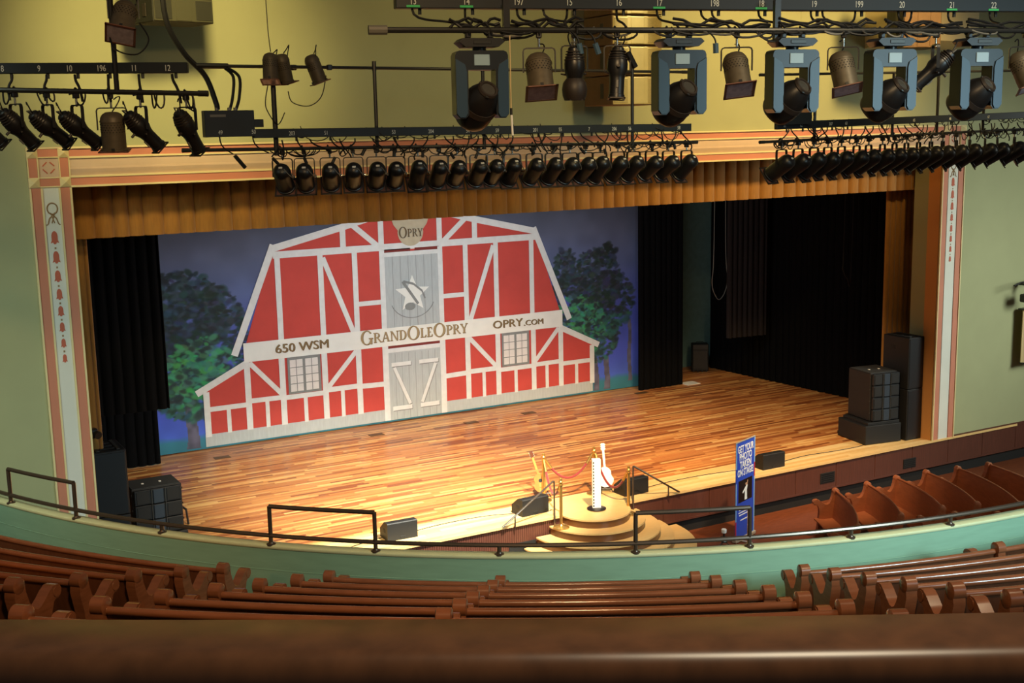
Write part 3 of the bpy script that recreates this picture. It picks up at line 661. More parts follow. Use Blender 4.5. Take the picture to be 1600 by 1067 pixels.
# hall pews on the right, below the stage
A = [(17.35, 17.7), (18.22, 17.68), (19.06, 17.68), (19.9, 17.64), (20.68, 17.48), (21.46, 17.32)]
B_ = [(16.10, 15.84), (17.25, 15.86), (18.25, 15.75), (19.0, 15.55), (19.68, 15.1), (20.4, 14.6)]
for i, (a, b_) in enumerate(zip(A, B_)):
    a, b_ = Vector((*a, 0)), Vector((*b_, 0)); m_ = (a+b_)/2; d = b_-a; nrm = Vector((d.y, -d.x, 0)).normalized()
    if nrm.x > 0: nrm = -nrm
    rad = 5.2; C = m_+nrm*math.sqrt(rad*rad-(d.length/2)**2)
    ang = lambda p: math.degrees(math.atan2(p.x-C.x, C.y-p.y))
    ta, tb_ = sorted((ang(a), ang(b_)))
    pew(f'red-brown pew on the hall floor, {ORD[i]} from the left below the stage', C, rad, ta, tb_, .085, ZF, 'hall pews right of the steps', m='hallpew', mb='hallpew', rail=.024, thick=.09, n=14, up=.03)

# ================================================================== STAGE OBJECTS
# half-round steps
SX, SY = 12.66, 19.54
st_ = thing('stage_steps', 'light maple half-round steps rising to the stage front', 'steps', (SX, SY, ZF)); so = (SX, SY, ZF)
for i, (r_, z) in enumerate(((.74, .0), (1.03, -.172), (1.33, -.344), (1.60, -.516), (2.04, -.688))):
    z = z+.004
    arc = lambda rad: [(SX+rad*math.cos(a), SY-rad*math.sin(a)) for a in [PI*j/40 for j in range(41)]]
    bot = z-.172 if i < 4 else ZF
    rz_ = MB().prism(arc(r_-.025), (0, 0, 0), X1, Y1, Z1, bot, z-.028).build('riser', 'riser', st_, off=so)
    MB().prism(arc(r_), (0, 0, 0), X1, Y1, Z1, z-.03, z).build('tread', 'stepwood', st_, off=so)
bx(SX-.74, SX+.74, SY-.01, 20.52, -.01, .005, 'landing_board', 'stepwood').parent = None
o = bpy.data.objects['landing_board']; tag(o, 'light maple landing board between the steps and the stage planks', 'board')
# stanchions and ropes
def unproj_z(px, py, z):
    d = FX+RX*((px-800)/1900)-UX*((py-533.5)/1900); t = (z-EYE.z)/d.z; return EYE+d*t
sp_ = [unproj_z(849, 708, 1.0), unproj_z(928, 698, 1.0), unproj_z(982, 727, .84), unproj_z(876, 746, .84)]
sb_ = [.005, .005, -.166, -.166]
def stanchion(p, zb, label):
    t = thing('rope_stanchion', label, 'stanchion', (p.x, p.y, zb), 0, 'brass rope stanchions at the steps')
    MB().lathe([(.16, 0), (.16, .012), (.13, .028), (.05, .045), (.03, .07)], n=24).build('base', 'brass', t)
    MB().lathe([(.031, .05), (.031, .92)], n=14).build('post', 'brass', t)
    MB().lathe([(.04, .90), (.045, .92), (.03, .945), (.034, .96), (.03, .985), (.012, 1.0)], n=14).build('finial', 'brass', t)
    MB().lathe([(.032, .84), (.044, .845), (.044, .868), (.032, .873)], n=14).build('rope_ring', 'brass', t)
    return t
stl = ['brass stanchion behind the left stage monitor', 'brass stanchion behind the white guitar', 'brass stanchion at the right end of the second step', 'brass stanchion at left end of the second step']
tops = []
for p, zb, l in zip(sp_, sb_, stl):
    stanchion(p, zb, l); tops.append(Vector((p.x, p.y, zb+.86)))
def rope(a, b_, sag, label):
    mid = (a+b_)/2-Vector((0, 0, sag)); t = thing('velvet_rope', label, 'rope', mid, 0, 'red velvet ropes between stanchions')
    d = (b_-a); u = Vector((d.x, d.y, 0)).normalized(); a2, b2 = a+u*.04, b_-u*.04
    pts = [a2.lerp(b2, i/16)-Vector((0, 0, sag*(1-(2*i/16-1)**2))) for i in range(17)]
    MB().tube(pts[1:-1], .024, 8).build('cord', 'rope', t, off=mid)
    for q, w in ((pts[:3], 0), (pts[-3:], 1)): MB().tube(q, .027, 8).build('brass_ferrule', 'brass', t, off=mid)
rope(tops[0], tops[1], .45, 'red velvet rope sagging between the two rear stanchions')
rope(tops[1], tops[2], .5, 'red velvet rope hanging right of the white guitar')
rope(tops[3], tops[0], .42, 'red velvet rope looping left of the steps')
# white sign column and white guitar
cp = unproj_z(932, 795, 0.006)
t = thing('sign_column', 'tall narrow white sign column on a dark round base atop the steps', 'sign', (cp.x, cp.y, .005), R(-22))
MB().lathe([(.19, 0), (.19, .02), (.15, .035), (.03, .04)], n=24).build('base', 'metal_black', t)
MB().box((-.0, 0, .53), (.17, .10, 1.0), ch=.008).build('column', 'whitepaint', t)
b = MB()
for i in range(15): b.box((-.062, -.052, .08+i*.063), (.022, .006, .036))
tag(b.build('edge_mark', 'cablem', t), kind='stuff')
def guitar_poly(s=1.):
    pts = []
    for i in range(40):
        a = 2*PI*i/40; z = math.cos(a); w = abs(math.sin(a))
        x = math.sin(a)*(.20-.035*z)*(1-.24*math.exp(-((z-.18)/.28)**2)); pts.append((x*s, .25*z*s))
    return pts
def guitar(label, loc, rz, tilt, body, neck, head, stand=True):
    t = thing('acoustic_guitar', label, 'guitar', loc, rz); X = Matrix.Rotation(tilt, 3, 'Y') @ Matrix.Rotation(R(-12), 3, 'X')
    ex, ey, ez = X @ Vector(X1), X @ Vector(Y1), X @ Vector(Z1); O = Vector((0, 0, .10))
    c = O+ez*.26
    MB().prism(guitar_poly(), c, ex, ez, ey, -.05, .05).build('body', body, t)
    MB().prism(guitar_poly(.985), c, ex, ez, ey, -.054, -.05).build('soundboard', body, t)
    q = MB(); q.tube([c+ez*.06-ey*.0565, c+ez*.06-ey*.054], .048, 16); q.build('sound_hole', 'cablem' if body == 'guitar' else 'white', t)
    nm = Matrix(((ex.x, ey.x, ez.x, 0), (ex.y, ey.y, ez.y, 0), (ex.z, ey.z, ez.z, 0), (0, 0, 0, 1)))
    def bxl(x, y, z, d, name, m): p = O+ex*x+ey*y+ez*z; return MB().box((0, 0, 0), d, ch=.004, m=Matrix.Translation(p) @ nm).build(name, m, t)
    bxl(0, -.045, .70, (.055, .03, .46), 'neck', neck); hd = bxl(0, -.04, 1.0, (.085, .025, .17), 'headstock', head)
    for s in (-1, 1):
        for j in range(3):
            p = O+ex*s*.05+ey*-.04+ez*(.95+j*.05); q = MB(); q.tube([p-ex*.012, p+ex*.012], .012, 8); q.build('tuning_peg', 'chrome' if body == 'guitar' else 'whitepaint', None).parent = hd
    bxl(0, -.058, .17, (.14, .012, .03), 'bridge', neck)
    if stand:
        b = MB(); b.tube([(-.16, -.1, .0), (-.02, .04, .22)], .012, 6); b.tube([(.16, -.1, .0), (.02, .04, .22)], .012, 6); b.tube([(0, .22, .0), (0, .06, .45)], .012, 6); b.tube([(-.12, -.07, .1), (.12, -.07, .1)], .012, 6)
        b.build('guitar_stand', 'metal_black', t)
    return t
gp_ = unproj_z(948, 768, 0.005)
WG = guitar('glossy white guitar standing right behind the white sign column', (gp_.x-.0, gp_.y+.02, .004), R(-25), R(-3), 'whitepaint', 'whitepaint', 'whitepaint')
gb = unproj_z(854, 776, 0)
BG = guitar('brown acoustic guitar leaning on a stand left of the steps', (gb.x-.02, gb.y+.05, 0), R(-25), R(-17), 'guitar', 'guitar', 'guitar_dark')
WG.scale = (.85,)*3; BG.scale = (.82,)*3
# step hand rails on the stage front
def handrail(s, label):
    x0 = SX+s*.93; x1 = SX+s*2.05; y = 19.50
    t = thing('hand_rail', label, 'hand rail', (x0, y, -.172), 0, 'step hand rails'); lo = (x0, y, -.172)
    b = MB(); b.tube([(x0, y, .73), (x0+s*.02, y, .735), (x1, y, .03), (x1+s*.04, y, .01)], .019, 8); b.build('rail', 'rail', t, off=lo)
    MB().tube([(x0, y, -.172), (x0, y, .73)], .018, 8).build('post', 'rail', t, off=lo)
    MB().tube([(x0+s*.88, y, .17), (x0+s*.88, y, -.03), (x0+s*.88, y+.07, -.05)], .015, 8).build('bracket', 'rail', t, off=lo)
handrail(-1, 'dark metal hand rail sloping down left of the steps'); handrail(1, 'dark metal hand rail sloping down right of the steps')

# stage monitors (wedges): the sloped grille faces the stage, the tall back faces the hall
def wedge(p, rz, label, w=.6):
    t = thing('stage_monitor', label, 'speaker', p, rz, 'stage monitor wedges along the edge')
    pr = [(-.17, 0), (.22, 0), (.22, .17), (.0, .335), (-.155, .34), (-.17, .325)]
    MB().prism(pr, (0, 0, 0), Y1, Z1, X1, -w/2, w/2).build('cabinet', 'spk', t, ang=20)
    MB().prism([(.205, .176), (.212, .184), (.02, .328), (.014, .32)], (0, 0, 0), Y1, Z1, X1, -w/2+.02, w/2-.02).build('grille', 'grille', t)
    for s in (-1, 1):
        MB().box((s*(w/2), .0, .17), (.012, .10, .07), ch=.004).build('side_handle', 'cone', t)
    MB().box((0, -.172, .05), (.10, .008, .05), ch=.003).build('socket_plate', 'cone', t)
for (x, y, rz, l, w) in ((8.70, 20.10, -2, 'black stage monitor farthest left on the pale apron', .6), (11.5, 20.02, 4, 'black stage monitor immediately left of the steps', .62),
                          (13.92, 20.02, 2, 'black stage monitor just right of the white guitar', .6), (17.55, 19.96, 0, 'black stage monitor right of the blue banner', .62)):
    wedge((x, y, 0), R(rz), l, w)
# cables on the apron
def floor_cable(pts, label):
    P = [Vector((*p, .008)) for p in pts]; sm = []
    for i in range(len(P)-1):
        for k in range(6):
            t = k/6; a = P[max(i-1, 0)]; b_ = P[i]; c = P[i+1]; d = P[min(i+2, len(P)-1)]
            sm.append(.5*((2*b_)+(c-a)*t+(2*a-5*b_+4*c-d)*t*t+(3*b_-a-3*c+d)*t**3))
    sm.append(P[-1]); m_ = P[len(P)//2]; o = MB().tube(sm, .008, 6).build('floor_cable', 'cablem', None, off=m_); o.location = m_
    tag(o, label, 'cable')
floor_cable([(8.98, 20.2), (9.6, 20.3), (10.3, 20.32), (10.8, 20.25), (11.2, 20.12)], 'thin black cable from the leftmost monitor to the one by the steps')
floor_cable([(7.3, 19.9), (7.9, 20.1), (8.4, 20.22)], 'thin black cable running left from the leftmost monitor')
floor_cable([(14.25, 20.1), (14.9, 20.2), (15.8, 20.22), (16.7, 20.12), (17.2, 20.05)], 'thin black cable running from the white guitar to the banner')
floor_cable([(17.9, 20.05), (18.8, 20.18), (19.8, 20.1), (20.6, 20.15), (20.85, 20.6), (20.8, 21.2)], 'thin black cable curving to the right loudspeaker base')
# banner
ba, bb = unproj_z(1148, 846, ZF), unproj_z(1178, 837, ZF); bm_ = (ba+bb)/2; brz = math.atan2((unproj_z(1177, 681, 1.15)-unproj_z(1146, 694, 1.15)).y, (unproj_z(1177, 681, 1.15)-unproj_z(1146, 694, 1.15)).x)
t = thing('banner_stand', 'tall blue roll-up photo banner on the floor right of the steps', 'banner', (bm_.x, bm_.y, ZF), brz)
W_, H_ = .78, 2.03
MB().box((0, 0, H_/2+.06), (W_, .008, H_)).build('banner_sheet', 'blue', t)
MB().box((0, .01, .045), (W_+.04, .11, .07), ch=.012).build('base', 'silver', t)
for s in (-1, 1): MB().box((s*.2, -.12, .02), (.05, .34, .03), ch=.008).build('foot', 'silver', t)
MB().box((0, 0, H_+.07), (W_+.01, .02, .025), ch=.004).build('top_bar', 'silver', t)
MB().tube([(0, .03, .06), (0, .03, H_+.05)], .01, 6).build('support_pole', 'silver', t)
for s in (-1, 1):
    for z0, z1, m in ((.06, .45, 'bred' if s < 0 else 'ltblue'), (.45, 1.25, 'ltblue'), (1.25, 1.55, 'blue' if s < 0 else 'bred'), (1.55, 2.09, 'ltblue')):
        MB().box((s*(W_/2-.018), -.006, (z0+z1)/2), (.032, .004, z1-z0)).build('edge_stripe', m, t)
for i, (s, sx) in enumerate((('GET YOUR', .64), ('PHOTO', .72), ('TAKEN', .72), ('ON STAGE!', .62))):
    text('headline', s, .205, 'white', t, (0, -.007, 1.93-i*.165), sx=sx, ext=.002, bold=.004)
ph = MB().box((.0, -.006, 1.05), (.56, .004, .46)).build('photo_print', 'photo', t)
b = MB(); b.prism([(-.03, -.2), (.07, -.2), (.06, 0), (.09, .1), (.04, .1), (-.02, .06), (-.12, -.02), (-.1, -.05), (-.02, 0)], (0, 0, 1.04), X1, Z1, Y1, -.010, -.008); b.build('printed_figure', 'white', None).parent = ph
b = MB(); b.tube([(.03, -.0105, 1.17), (.03, -.008, 1.17)], .03, 12); b.prism([(.08, .1), (.11, .2), (.08, .2), (.05, .1)], (0, 0, 1.04), X1, Z1, Y1, -.010, -.008); b.build('printed_head', 'skin', None).parent = ph
b = MB()
for i, w in enumerate((.42, .46, .4, 0, .3)):
    if w: b.box((-.04, -.006, .66-i*.055), (w, .004, .022))
tag(b.build('small_print', 'white', t), kind='stuff')
# little black device on a stand beside it
lp = unproj_z(1131, 853, ZF)
t = thing('camera_stand', 'small black camera unit on a stand left of the banner', 'camera', (lp.x, lp.y, ZF), R(-25))
for k in range(3): a = R(90+120*k); MB().tube([(0, 0, .12), (.14*math.cos(a), .14*math.sin(a), .01)], .01, 6).build('leg', 'metal_black', t)
MB().tube([(0, 0, .1), (0, 0, .3)], .018, 8).build('column', 'metal_black', t)
MB().box((0, 0, .14), (.12, .1, .12), ch=.01).build('body', 'metal_black', t); MB().box((.01, -.053, .13), (.05, .006, .06)).build('screen', 'display', t)
MB().lathe([(.05, .28), (.055, .30), (.055, .35), (.045, .36)], n=12).build('lamp_head', 'white', t)

# ------------------------------------------------------------------ loudspeakers
def sub(p, d, rz, label, group=None, nb=2, grill=True):
    w, dp, h = d; t = thing('subwoofer_stack', label, 'speaker', p, rz, group)
    for k in range(nb):
        z0 = k*h/nb
        c = MB().box((0, 0, z0+h/nb/2), (w, dp, h/nb-.012), ch=.012).build('cabinet', 'spk', t)
        MB().box((0, -dp/2-.004, z0+h/nb/2), (w-.05, .014, h/nb-.08), ch=.004).build('grille', 'grille', None).parent = c
        for s in (-1, 1): MB().box((s*w/2, .1, z0+h/nb*.78), (.012, .14, .09), ch=.004).build('handle', 'cone', None).parent = c
    for s in (-1, 1):
        MB().box((s*w*.3, 0, h+.004), (.06, dp-.1, .016), ch=.004).build('skid', 'spk_edge', t)
    for y in (-.25, .0, .25): MB().box((0, y*dp, h+.002), (w*.45, .1, .012), ch=.003).build('top_recess', 'cone', t)
    return t
sub((21.93, 20.27, 0), (.50, .80, 2.47), R(0), 'tall black subwoofer stack against the right pilaster')
sub((3.70, 21.05, 0), (.56, .80, 2.28), R(0), 'tall black subwoofer stack behind the left pilaster')
def array(p, d, rz, label, n, base, bo, bw):
    w, dp, h = d; t = thing('line_array_stack', label, 'speaker', p, rz)
    if base:
        MB().box((bo, .0, -base/2+.0), (w+bw, dp+.16, base-.01), ch=.012).build('base_box', 'spk', t)
        MB().box((bo*.6, .0, .025), (w+bw*.5, dp+.06, .07), ch=.01).build('plinth', 'spk', t)
    z0 = .07
    MB().box((0, .04, z0+h/2), (w, dp-.08, h), ch=.014).build('cabinet_shell', 'spk', t)
    MB().box((0, .04, z0+h+.004), (w-.04, dp-.14, .012)).build('top_plate', 'spk_edge', t)
    for s in (-.2, .15): MB().box((s*w, .0, z0+h+.012), (.04, .05, .01)).build('label_tape', 'tape', t)
    for k in range(n):
        zz = z0+h*(k+.5)/n; e = MB().box((0, -dp/2+.02, zz), (w-.05, .07, h/n-.014), ch=.012).build('array_element', 'grille', t)
        MB().box((0, -dp/2-.022, zz), (w*.2, .03, h/n-.03), ch=.006).build('horn', 'grille_l', None).parent = e
        for s in (-1, 1):
            MB().box((s*w*.135, -dp/2-.022, zz), (.012, .03, h/n-.02)).build('divider_bar', 'spk_edge', None).parent = e
            MB().box((s*w*.3, -dp/2-.018, zz), (w*.26, .012, h/n-.06), ch=.004).build('woofer_grille', 'cone', None).parent = e
        for s in (-1, 1): MB().box((s*(w/2+.003), -dp/2+.08, zz+.05), (.01, .03, .03)).build('rigging_pin', 'spk_edge', None).parent = e
    return t
array((21.26, 20.52, .46), (.78, .92, 1.14), R(-9), 'black four-box line array on a low base at the right', 4, .45, -.1, .22)
array((4.56, 21.52, .46), (.88, .74, .84), R(1), 'black line array on a base at left beside the planks', 3, .45, .06, .0)
bx(3.55, 4.3, 20.4, 20.70, 0, .30, 'equipment_case', 'spk', ch=.02); o = bpy.data.objects['equipment_case']; tag(o, 'low black equipment case at the foot of the left subwoofers', 'case')
bx(3.52, 4.33, 20.385, 20.40, .18, .2, 'lid_edge', 'spk_edge').parent = o
# small monitor on a bracket at left gold leg, amp at the back wall, short rail upstage left
t = thing('bracket_speaker', 'small dark spotlight mounted at the left gold curtain', 'spotlight', (3.41, 20.24, 2.72), R(10))
MB().box((0, 0, 0), (.12, .14, .16), ch=.02).build('housing', 'metal_black', t); MB().cyl((.02, -.07, 0), (.03, -.14, -.02), .055, .065).build('lens_tube', 'metal_black', t); MB().tube([(0, .05, .0), (-.16, .06, .0)], .02, 6).build('arm', 'steel', t)
t = thing('guitar_amp', 'black amplifier cabinet on stage at the back right corner', 'amplifier', (22.88, 29.25, 0), R(-30))
MB().box((0, 0, .45), (.5, .34, .84), ch=.02).build('cabinet', 'spk', t); MB().box((0, -.175, .38), (.42, .012, .58), ch=.004).build('grille', 'grille', t); MB().box((0, -.172, .78), (.44, .012, .12)).build('control_panel', 'spk_edge', t); MB().tube([(-.12, 0, .87), (-.1, 0, .92), (.1, 0, .92), (.12, 0, .87)], .012, 6).build('handle', 'cone', t)
for k in range(4): MB().box((-.2+.13*k, -.15, .02), (.03, .03, .05)).build('caster', 'spk_edge', t)
o = bx(21.28, 21.75, 27.75, 28.15, 0, .02, 'floor_plate', 'tape', ch=.004); tag(o, 'pale flat plate on the floor beside right black leg', 'plate')
t = thing('folded_stand', 'black folded stand behind the left line array', 'stand', (5.12, 22.9, 0), R(6))
MB().tube([(-.33, 0, 0), (-.36, 0, .98)], .022, 8).build('upright', 'metal_black', t); MB().tube([(.05, .6, .62), (.38, .1, .3), (.4, .08, .0)], .022, 8).build('leg', 'metal_black', t); MB().tube([(-.36, 0, .6), (.05, .6, .62)], .018, 8).build('brace', 'metal_black', t)
# rope loops hanging among the black drapes
def hang_loop(pts, label, m='cablem', r=.012):
    P = [Vector(p) for p in pts]; c = P[len(P)//2]; sm = []
    for i in range(len(P)-1):
        for k in range(6):
            t = k/6; a = P[max(i-1, 0)]; b_ = P[i]; c2 = P[i+1]; d = P[min(i+2, len(P)-1)]
            sm.append(.5*((2*b_)+(c2-a)*t+(2*a-5*b_+4*c2-d)*t*t+(3*b_-a-3*c2+d)*t**3))
    sm.append(P[-1]); o = MB().tube(sm, r, 6).build('rope_loop', m, None, off=c); o.location = c; tag(o, label, 'cord'); return o
hang_loop([(21.94, 27.4, 9.0), (21.92, 27.4, 4.0), (21.86, 27.4, 3.0), (22.0, 27.4, 2.6), (22.15, 27.4, 2.5), (22.33, 27.4, 2.7), (22.42, 27.4, 3.1), (22.34, 27.4, 4.2), (22.3, 27.4, 9.0)], 'grey cord loop hanging left of the charcoal drape', 'cable_grey')
hang_loop([(22.85, 23.2, 9.0), (22.8, 23.2, 4.2), (22.78, 23.2, 3.75), (22.95, 23.2, 3.45), (23.08, 23.2, 3.7), (23.1, 23.2, 9.0)], 'faint cord loop hanging before the right masking drape', 'grey_drape')
# wall-mounted gear at the far right
t = thing('wall_bracket_lamp', 'small dark lamp under a black arm on the right green wall', 'lamp', (25.0, 19.55, 3.3))
MB().tube([(-.66, -.38, .26), (-.4, -.36, .31), (.0, -.34, .33), (.5, -.3, .34)], .02, 6).build('arm', 'metal_black', t)
MB().box((0, -.2, .22), (.1, .42, .05)).build('wall_mount', 'metal_black', t); MB().tube([(-.02, -.34, .3), (0, -.34, .06)], .03, 6).build('drop_tube', 'metal_black', t)
MB().box((-.12, -.34, -.08), (.34, .2, .2), ch=.03).build('lamp_box', 'metal_black', t); MB().box((-.2, -.45, .05), (.14, .03, .14), ch=.01).build('knob_plate', 'cable_grey', t)
t = thing('draped_banner', 'pale cloth wrapped bundle hanging on the right wall', 'cloth', (25.2, 19.5, 2.35))
drape(MB(), (-.24, -.14), (.5, -.14), -.75, .55, .2, .09, crease=False, seed=12, flare=.6).build('cloth', 'foam', t, ang=60)
MB().tube([(-.05, -.3, .9), (-.1, -.3, .4), (-.08, -.29, -.2), (.06, -.28, -.72)], .02, 6).build('hanging_cable', 'cablem', t); MB().box((.13, -.15, -.76), (.76, .1, .03)).build('bottom_bar', 'metal_black', t)
MB().box((.13, -.1, .56), (.76, .2, .03)).build('top_bar', 'metal_black', t)

# ================================================================== LIGHTING RIGS
def lerp3(a, b_, t): return Vector(a).lerp(Vector(b_), t)
def clampmb(b, z=-.02):
    b.tube([(-.02, .0, .033), (-.02, .033, .01), (-.02, .03, -.03)], .012, 6); b.box((0, 0, -.045), (.05, .06, .05), ch=.008); b.tube([(0, -.03, -.02), (0, -.07, -.03)], .009, 6); return b
def yokemb(w, zt_, zb, t=.012, d=.03):
    b = MB(); r = .035; pts = [(-w, zb), (-w, zt_-r), (-w+r*.3, zt_-r*.3), (-w+r, zt_), (w-r, zt_), (w-r*.3, zt_-r*.3), (w, zt_-r), (w, zb)]
    out = pts; inn = [(x*(1-t/w) if abs(x) > w*.5 else x, z-(t if z > zt_-r*.2 else 0)) for x, z in pts]
    inn = [(-w+t, zb), (-w+t, zt_-r), (-w+r*.3+t*.7, zt_-r*.3-t*.7), (-w+r, zt_-t), (w-r, zt_-t), (w-r*.3-t*.7, zt_-r*.3-t*.7), (w-t, zt_-r), (w-t, zb)]
    for i in range(len(pts)-1): b.prism([out[i], out[i+1], inn[i+1], inn[i]], (0, 0, 0), X1, Z1, Y1, -d/2, d/2)
    return b
def frame_mb(b, s, z, t=.02):
    for sx, sy in ((-1, 0), (1, 0), (0, -1), (0, 1)):
        b.box((sx*(s/2-t/2), sy*(s/2-t/2), z), (t if sx else s, t if sy else s, .012)); 
    return b
def make_par(name, label, cat, group, kind):
    t = thing(name, label, cat, (0, 0, 0), 0, group)
    if kind == 'row':
        clampmb(MB()).build('clamp', 'metal_black', t); MB().cyl((0, 0, -.06), (0, 0, -.115), .012).build('clamp_bolt', 'chrome', t)
        yokemb(.125, -.11, -.33).build('yoke', 'metal_black', t)
        bd = MB().lathe([(.012, .19), (.045, .186), (.078, .168), (.098, .135), (.106, .095), (.106, .085), (.104, -.19), (.112, -.195), (.112, -.215), (.098, -.215), (.096, -.10), (.02, -.06)], n=20).build('body', 'metal_black', t, ang=40)
        bd.location = (0, 0, -.33)
        q = MB(); q.lathe([(.046, .184), (.05, .192), (.034, .198), (.030, .19)], n=14); q.build('socket_ring', 'metal_black', bd)
        MB().box((0, -.004, .193), (.046, .026, .012), ch=.004).build('lamp_socket', 'conn', bd)
        b = frame_mb(MB(), .26, -.222); b.build('gel_frame', 'metal_brown', bd); MB().box((0, 0, -.223), (.23, .23, .003)).build('gel', 'gel_rust', bd)
        b = MB(); b.tube(bez((.04, -.02, .19), (.12, -.10, .12), (.16, -.06, .0), (.106, .02, .03)), .006, 5); b.build('safety_cable', 'cable_grey', bd)
        MB().tube([(.117, 0, 0), (.14, 0, 0)], .016, 8).build('tilt_knob', 'chrome', bd)
    else:
        if kind == 'yoke':
            clampmb(MB()).build('clamp', 'metal_black', t); MB().cyl((0, 0, -.06), (0, 0, -.16), .011).build('clamp_bolt', 'chrome', t)
            yokemb(.15, -.15, -.37).build('yoke', 'metal_black', t); pz_ = -.365
        else:
            MB().box((0, 0, 0), (.07, .07, .07), ch=.01).build('clamp', 'metal_black', t); MB().tube([(0, -.03, 0), (0, -.12, .0)], .014, 6).build('side_arm', 'steel', t); pz_ = 0
        s = 1 if kind == 'yoke' else .82
        bd = MB().lathe([(.02*s, .205*s), (.06*s, .2*s), (.092*s, .178*s), (.112*s, .14*s), (.120*s, .10*s), (.123*s, .10*s), (.123*s, .088*s), (.118*s, .086*s), (.118*s, -.22*s), (.128*s, -.225*s), (.128*s, -.245*s), (.112*s, -.245*s), (.11*s, -.1*s), (.02, -.06)], n=24).build('body', 'metal_grey', t, ang=40)
        bd.location = (0, 0 if kind == 'yoke' else -.20, pz_); bd.scale = (1, 1, .84) if kind == 'yoke' else (1, 1, 1)
        b = MB()
        for i in range(4):
            for j in range(12):
                a = PI*(j+.5*(i % 2))/12+PI; x, y = .119*s*math.cos(a), .119*s*math.sin(a); z = s*(.06-.028*i)
                b.tube([(x*.98, y*.98, z), (x*1.01, y*1.01, z)], .006, 6)
        tag(b.build('vent_hole', 'cone', bd), kind='stuff')
        frame_mb(MB(), .29*s, -.252*s, .022).build('gel_frame', 'gel_rust', bd); MB().box((0, 0, -.252*s), (.25*s, .25*s, .003)).build('gel', 'gel', bd)
        b = MB(); b.box((0, -.125*s, -.225*s), (.03, .02, .035)); b.build('frame_clip', 'steel', bd)
        b = MB(); b.tube(bez((0, .06, .2*s), (.1, .16, .35*s), (.1, .1, .42*s), (.03, .02, -pz_-.02)), .007, 5); b.build('power_cable', 'cablem', bd)
    return t
def place(proto, loc, az, tilt, label, used={}, roll=0., k=1.):
    n = proto.name
    o = proto if n not in used else dup(proto); used[n] = 1
    o.location = loc; o.rotation_euler = (0, 0, R(-az)); o['label'] = label; o.scale = (k, k, k)
    b = child(o, 'body'); b.rotation_euler = (R(tilt), R(roll), 0); return o
def bar_line(name, label, a, b_, r, ext0=0, ext1=0, m='steel'):
    a, b_ = Vector(a), Vector(b_); d = (b_-a).normalized(); a2, b2 = a-d*ext0, b_+d*ext1; mid = (a2+b2)/2
    t = thing(name, label, 'pipe', mid); MB().tube([a2-mid, b2-mid], r, 10).build('pipe', m, t)
    for s, e in ((1, a2), (-1, b2)): MB().tube([e-mid, e-mid+d*.1*s], r*1.18, 10).build('end_cap', m, t)
    return t, mid
def loops(t, mid, a, b_, n, seed, drop=.22, r=.008, up=.0, m='cablem'):
    rd = random.Random(seed); a, b_ = Vector(a), Vector(b_)
    for i in range(n):
        u = rd.uniform(.0, .97); v = min(1., u+rd.uniform(.02, .06)); p, q = a.lerp(b_, u), a.lerp(b_, v); dz = rd.uniform(.4, 1.)*drop
        o = Vector((rd.uniform(-.03, .03), rd.uniform(-.06, .03), 0)); p = p+Vector((0, 0, up*rd.uniform(.6, 1)))
        MB().tube([x-mid for x in bez(p, p+o-Vector((0, 0, dz)), q+o*1.5-Vector((0, 0, dz*rd.uniform(.3, 1.2))), q, 8)], r, 5).build('cable', m, t)
def race(name, label, a, b_, h, d, nums, sz, tape=(), m='raceway', tz=None):
    a, b_ = Vector(a), Vector(b_); dd = b_-a; L = dd.length; rz = math.atan2(dd.y, dd.x); mid = (a+b_)/2
    t = thing(name, label, 'raceway', mid, rz); X = Matrix.Rotation(-math.atan2(dd.z, math.hypot(dd.x, dd.y)), 4, 'Y')
    MB().box((0, 0, 0), (L, d, h), ch=.006).build('trough', m, t).rotation_euler = X.to_euler()
    sl = dd.z/L
    for u, s in nums:
        x = (u-.5)*L; text('number', s, sz, 'numeral', t, (x, -d/2-.003, x*sl-(h*.06 if tz is None else tz)), sx=.75, ext=.0015)
        MB().tube([(x+.07, 0, x*sl-h/2), (x+.07, 0, x*sl-h/2-.05)], .016, 8).build('outlet', m, t)
        if s in tape: MB().box((x, -d/2-.003, x*sl-h*.42), (.12, .004, h*.09)).build('green_tape', 'green_tape', t)
    return t

# --- long centre light bar: pipe, raceway, hangers and twenty-two black par cans
PA, PB = (3.95, 15.5, 7.30), (12.05, 15.5, 7.21)
cb, cm = bar_line('light_bar', 'long lower light bar pipe of the centre row of cans', PA, PB, .024)
for x in (5.18, 6.6, 8.25, 10.81):
    q = MB().tube([(x-cm.x, 0, 8.30-cm.z), (x-cm.x, 0, 7.2-cm.z)], .026 if x > 5.3 else .034, 8).build('hanger_post', 'metal_black', cb)
loops(cb, cm, (5.0, 15.5, 7.29), (11.9, 15.5, 7.22), 46, 3, .2); loops(cb, cm, (5.0, 15.42, 7.5), (11.8, 15.42, 7.44), 30, 4, .3, .007, .08)
rd = random.Random(8)
for i in range(16):
    x = 5.1+i*.43; p = Vector((x, 15.44, 7.19+rd.uniform(-.04, .06)))-cm; d = Vector((rd.uniform(-.08, .08), 0, -.08))
    MB().tube([p, p+d], .022, 8).build('cable_connector', 'cablem', cb)
rd = random.Random(77)
def mess(t, mid, x0, x1, n, zr, zp):
    for i in range(n):
        x = x0+(x1-x0)*(i+rd.random())/n; e = x+rd.uniform(-.25, .3); a = Vector((x, 15.40, zr-.03)); b_ = Vector((e, 15.44, zp-rd.uniform(.02, .16)))
        MB().tube([p-mid for p in bez(a, a+Vector((.02, -.02, -.12)), b_+Vector((rd.uniform(-.1, .1), -.04, .1)), b_, 8)], .011, 5).build('cable', 'cablem', t)
mess(cb, cm, 5.0, 11.8, 34, 7.43, 7.24)
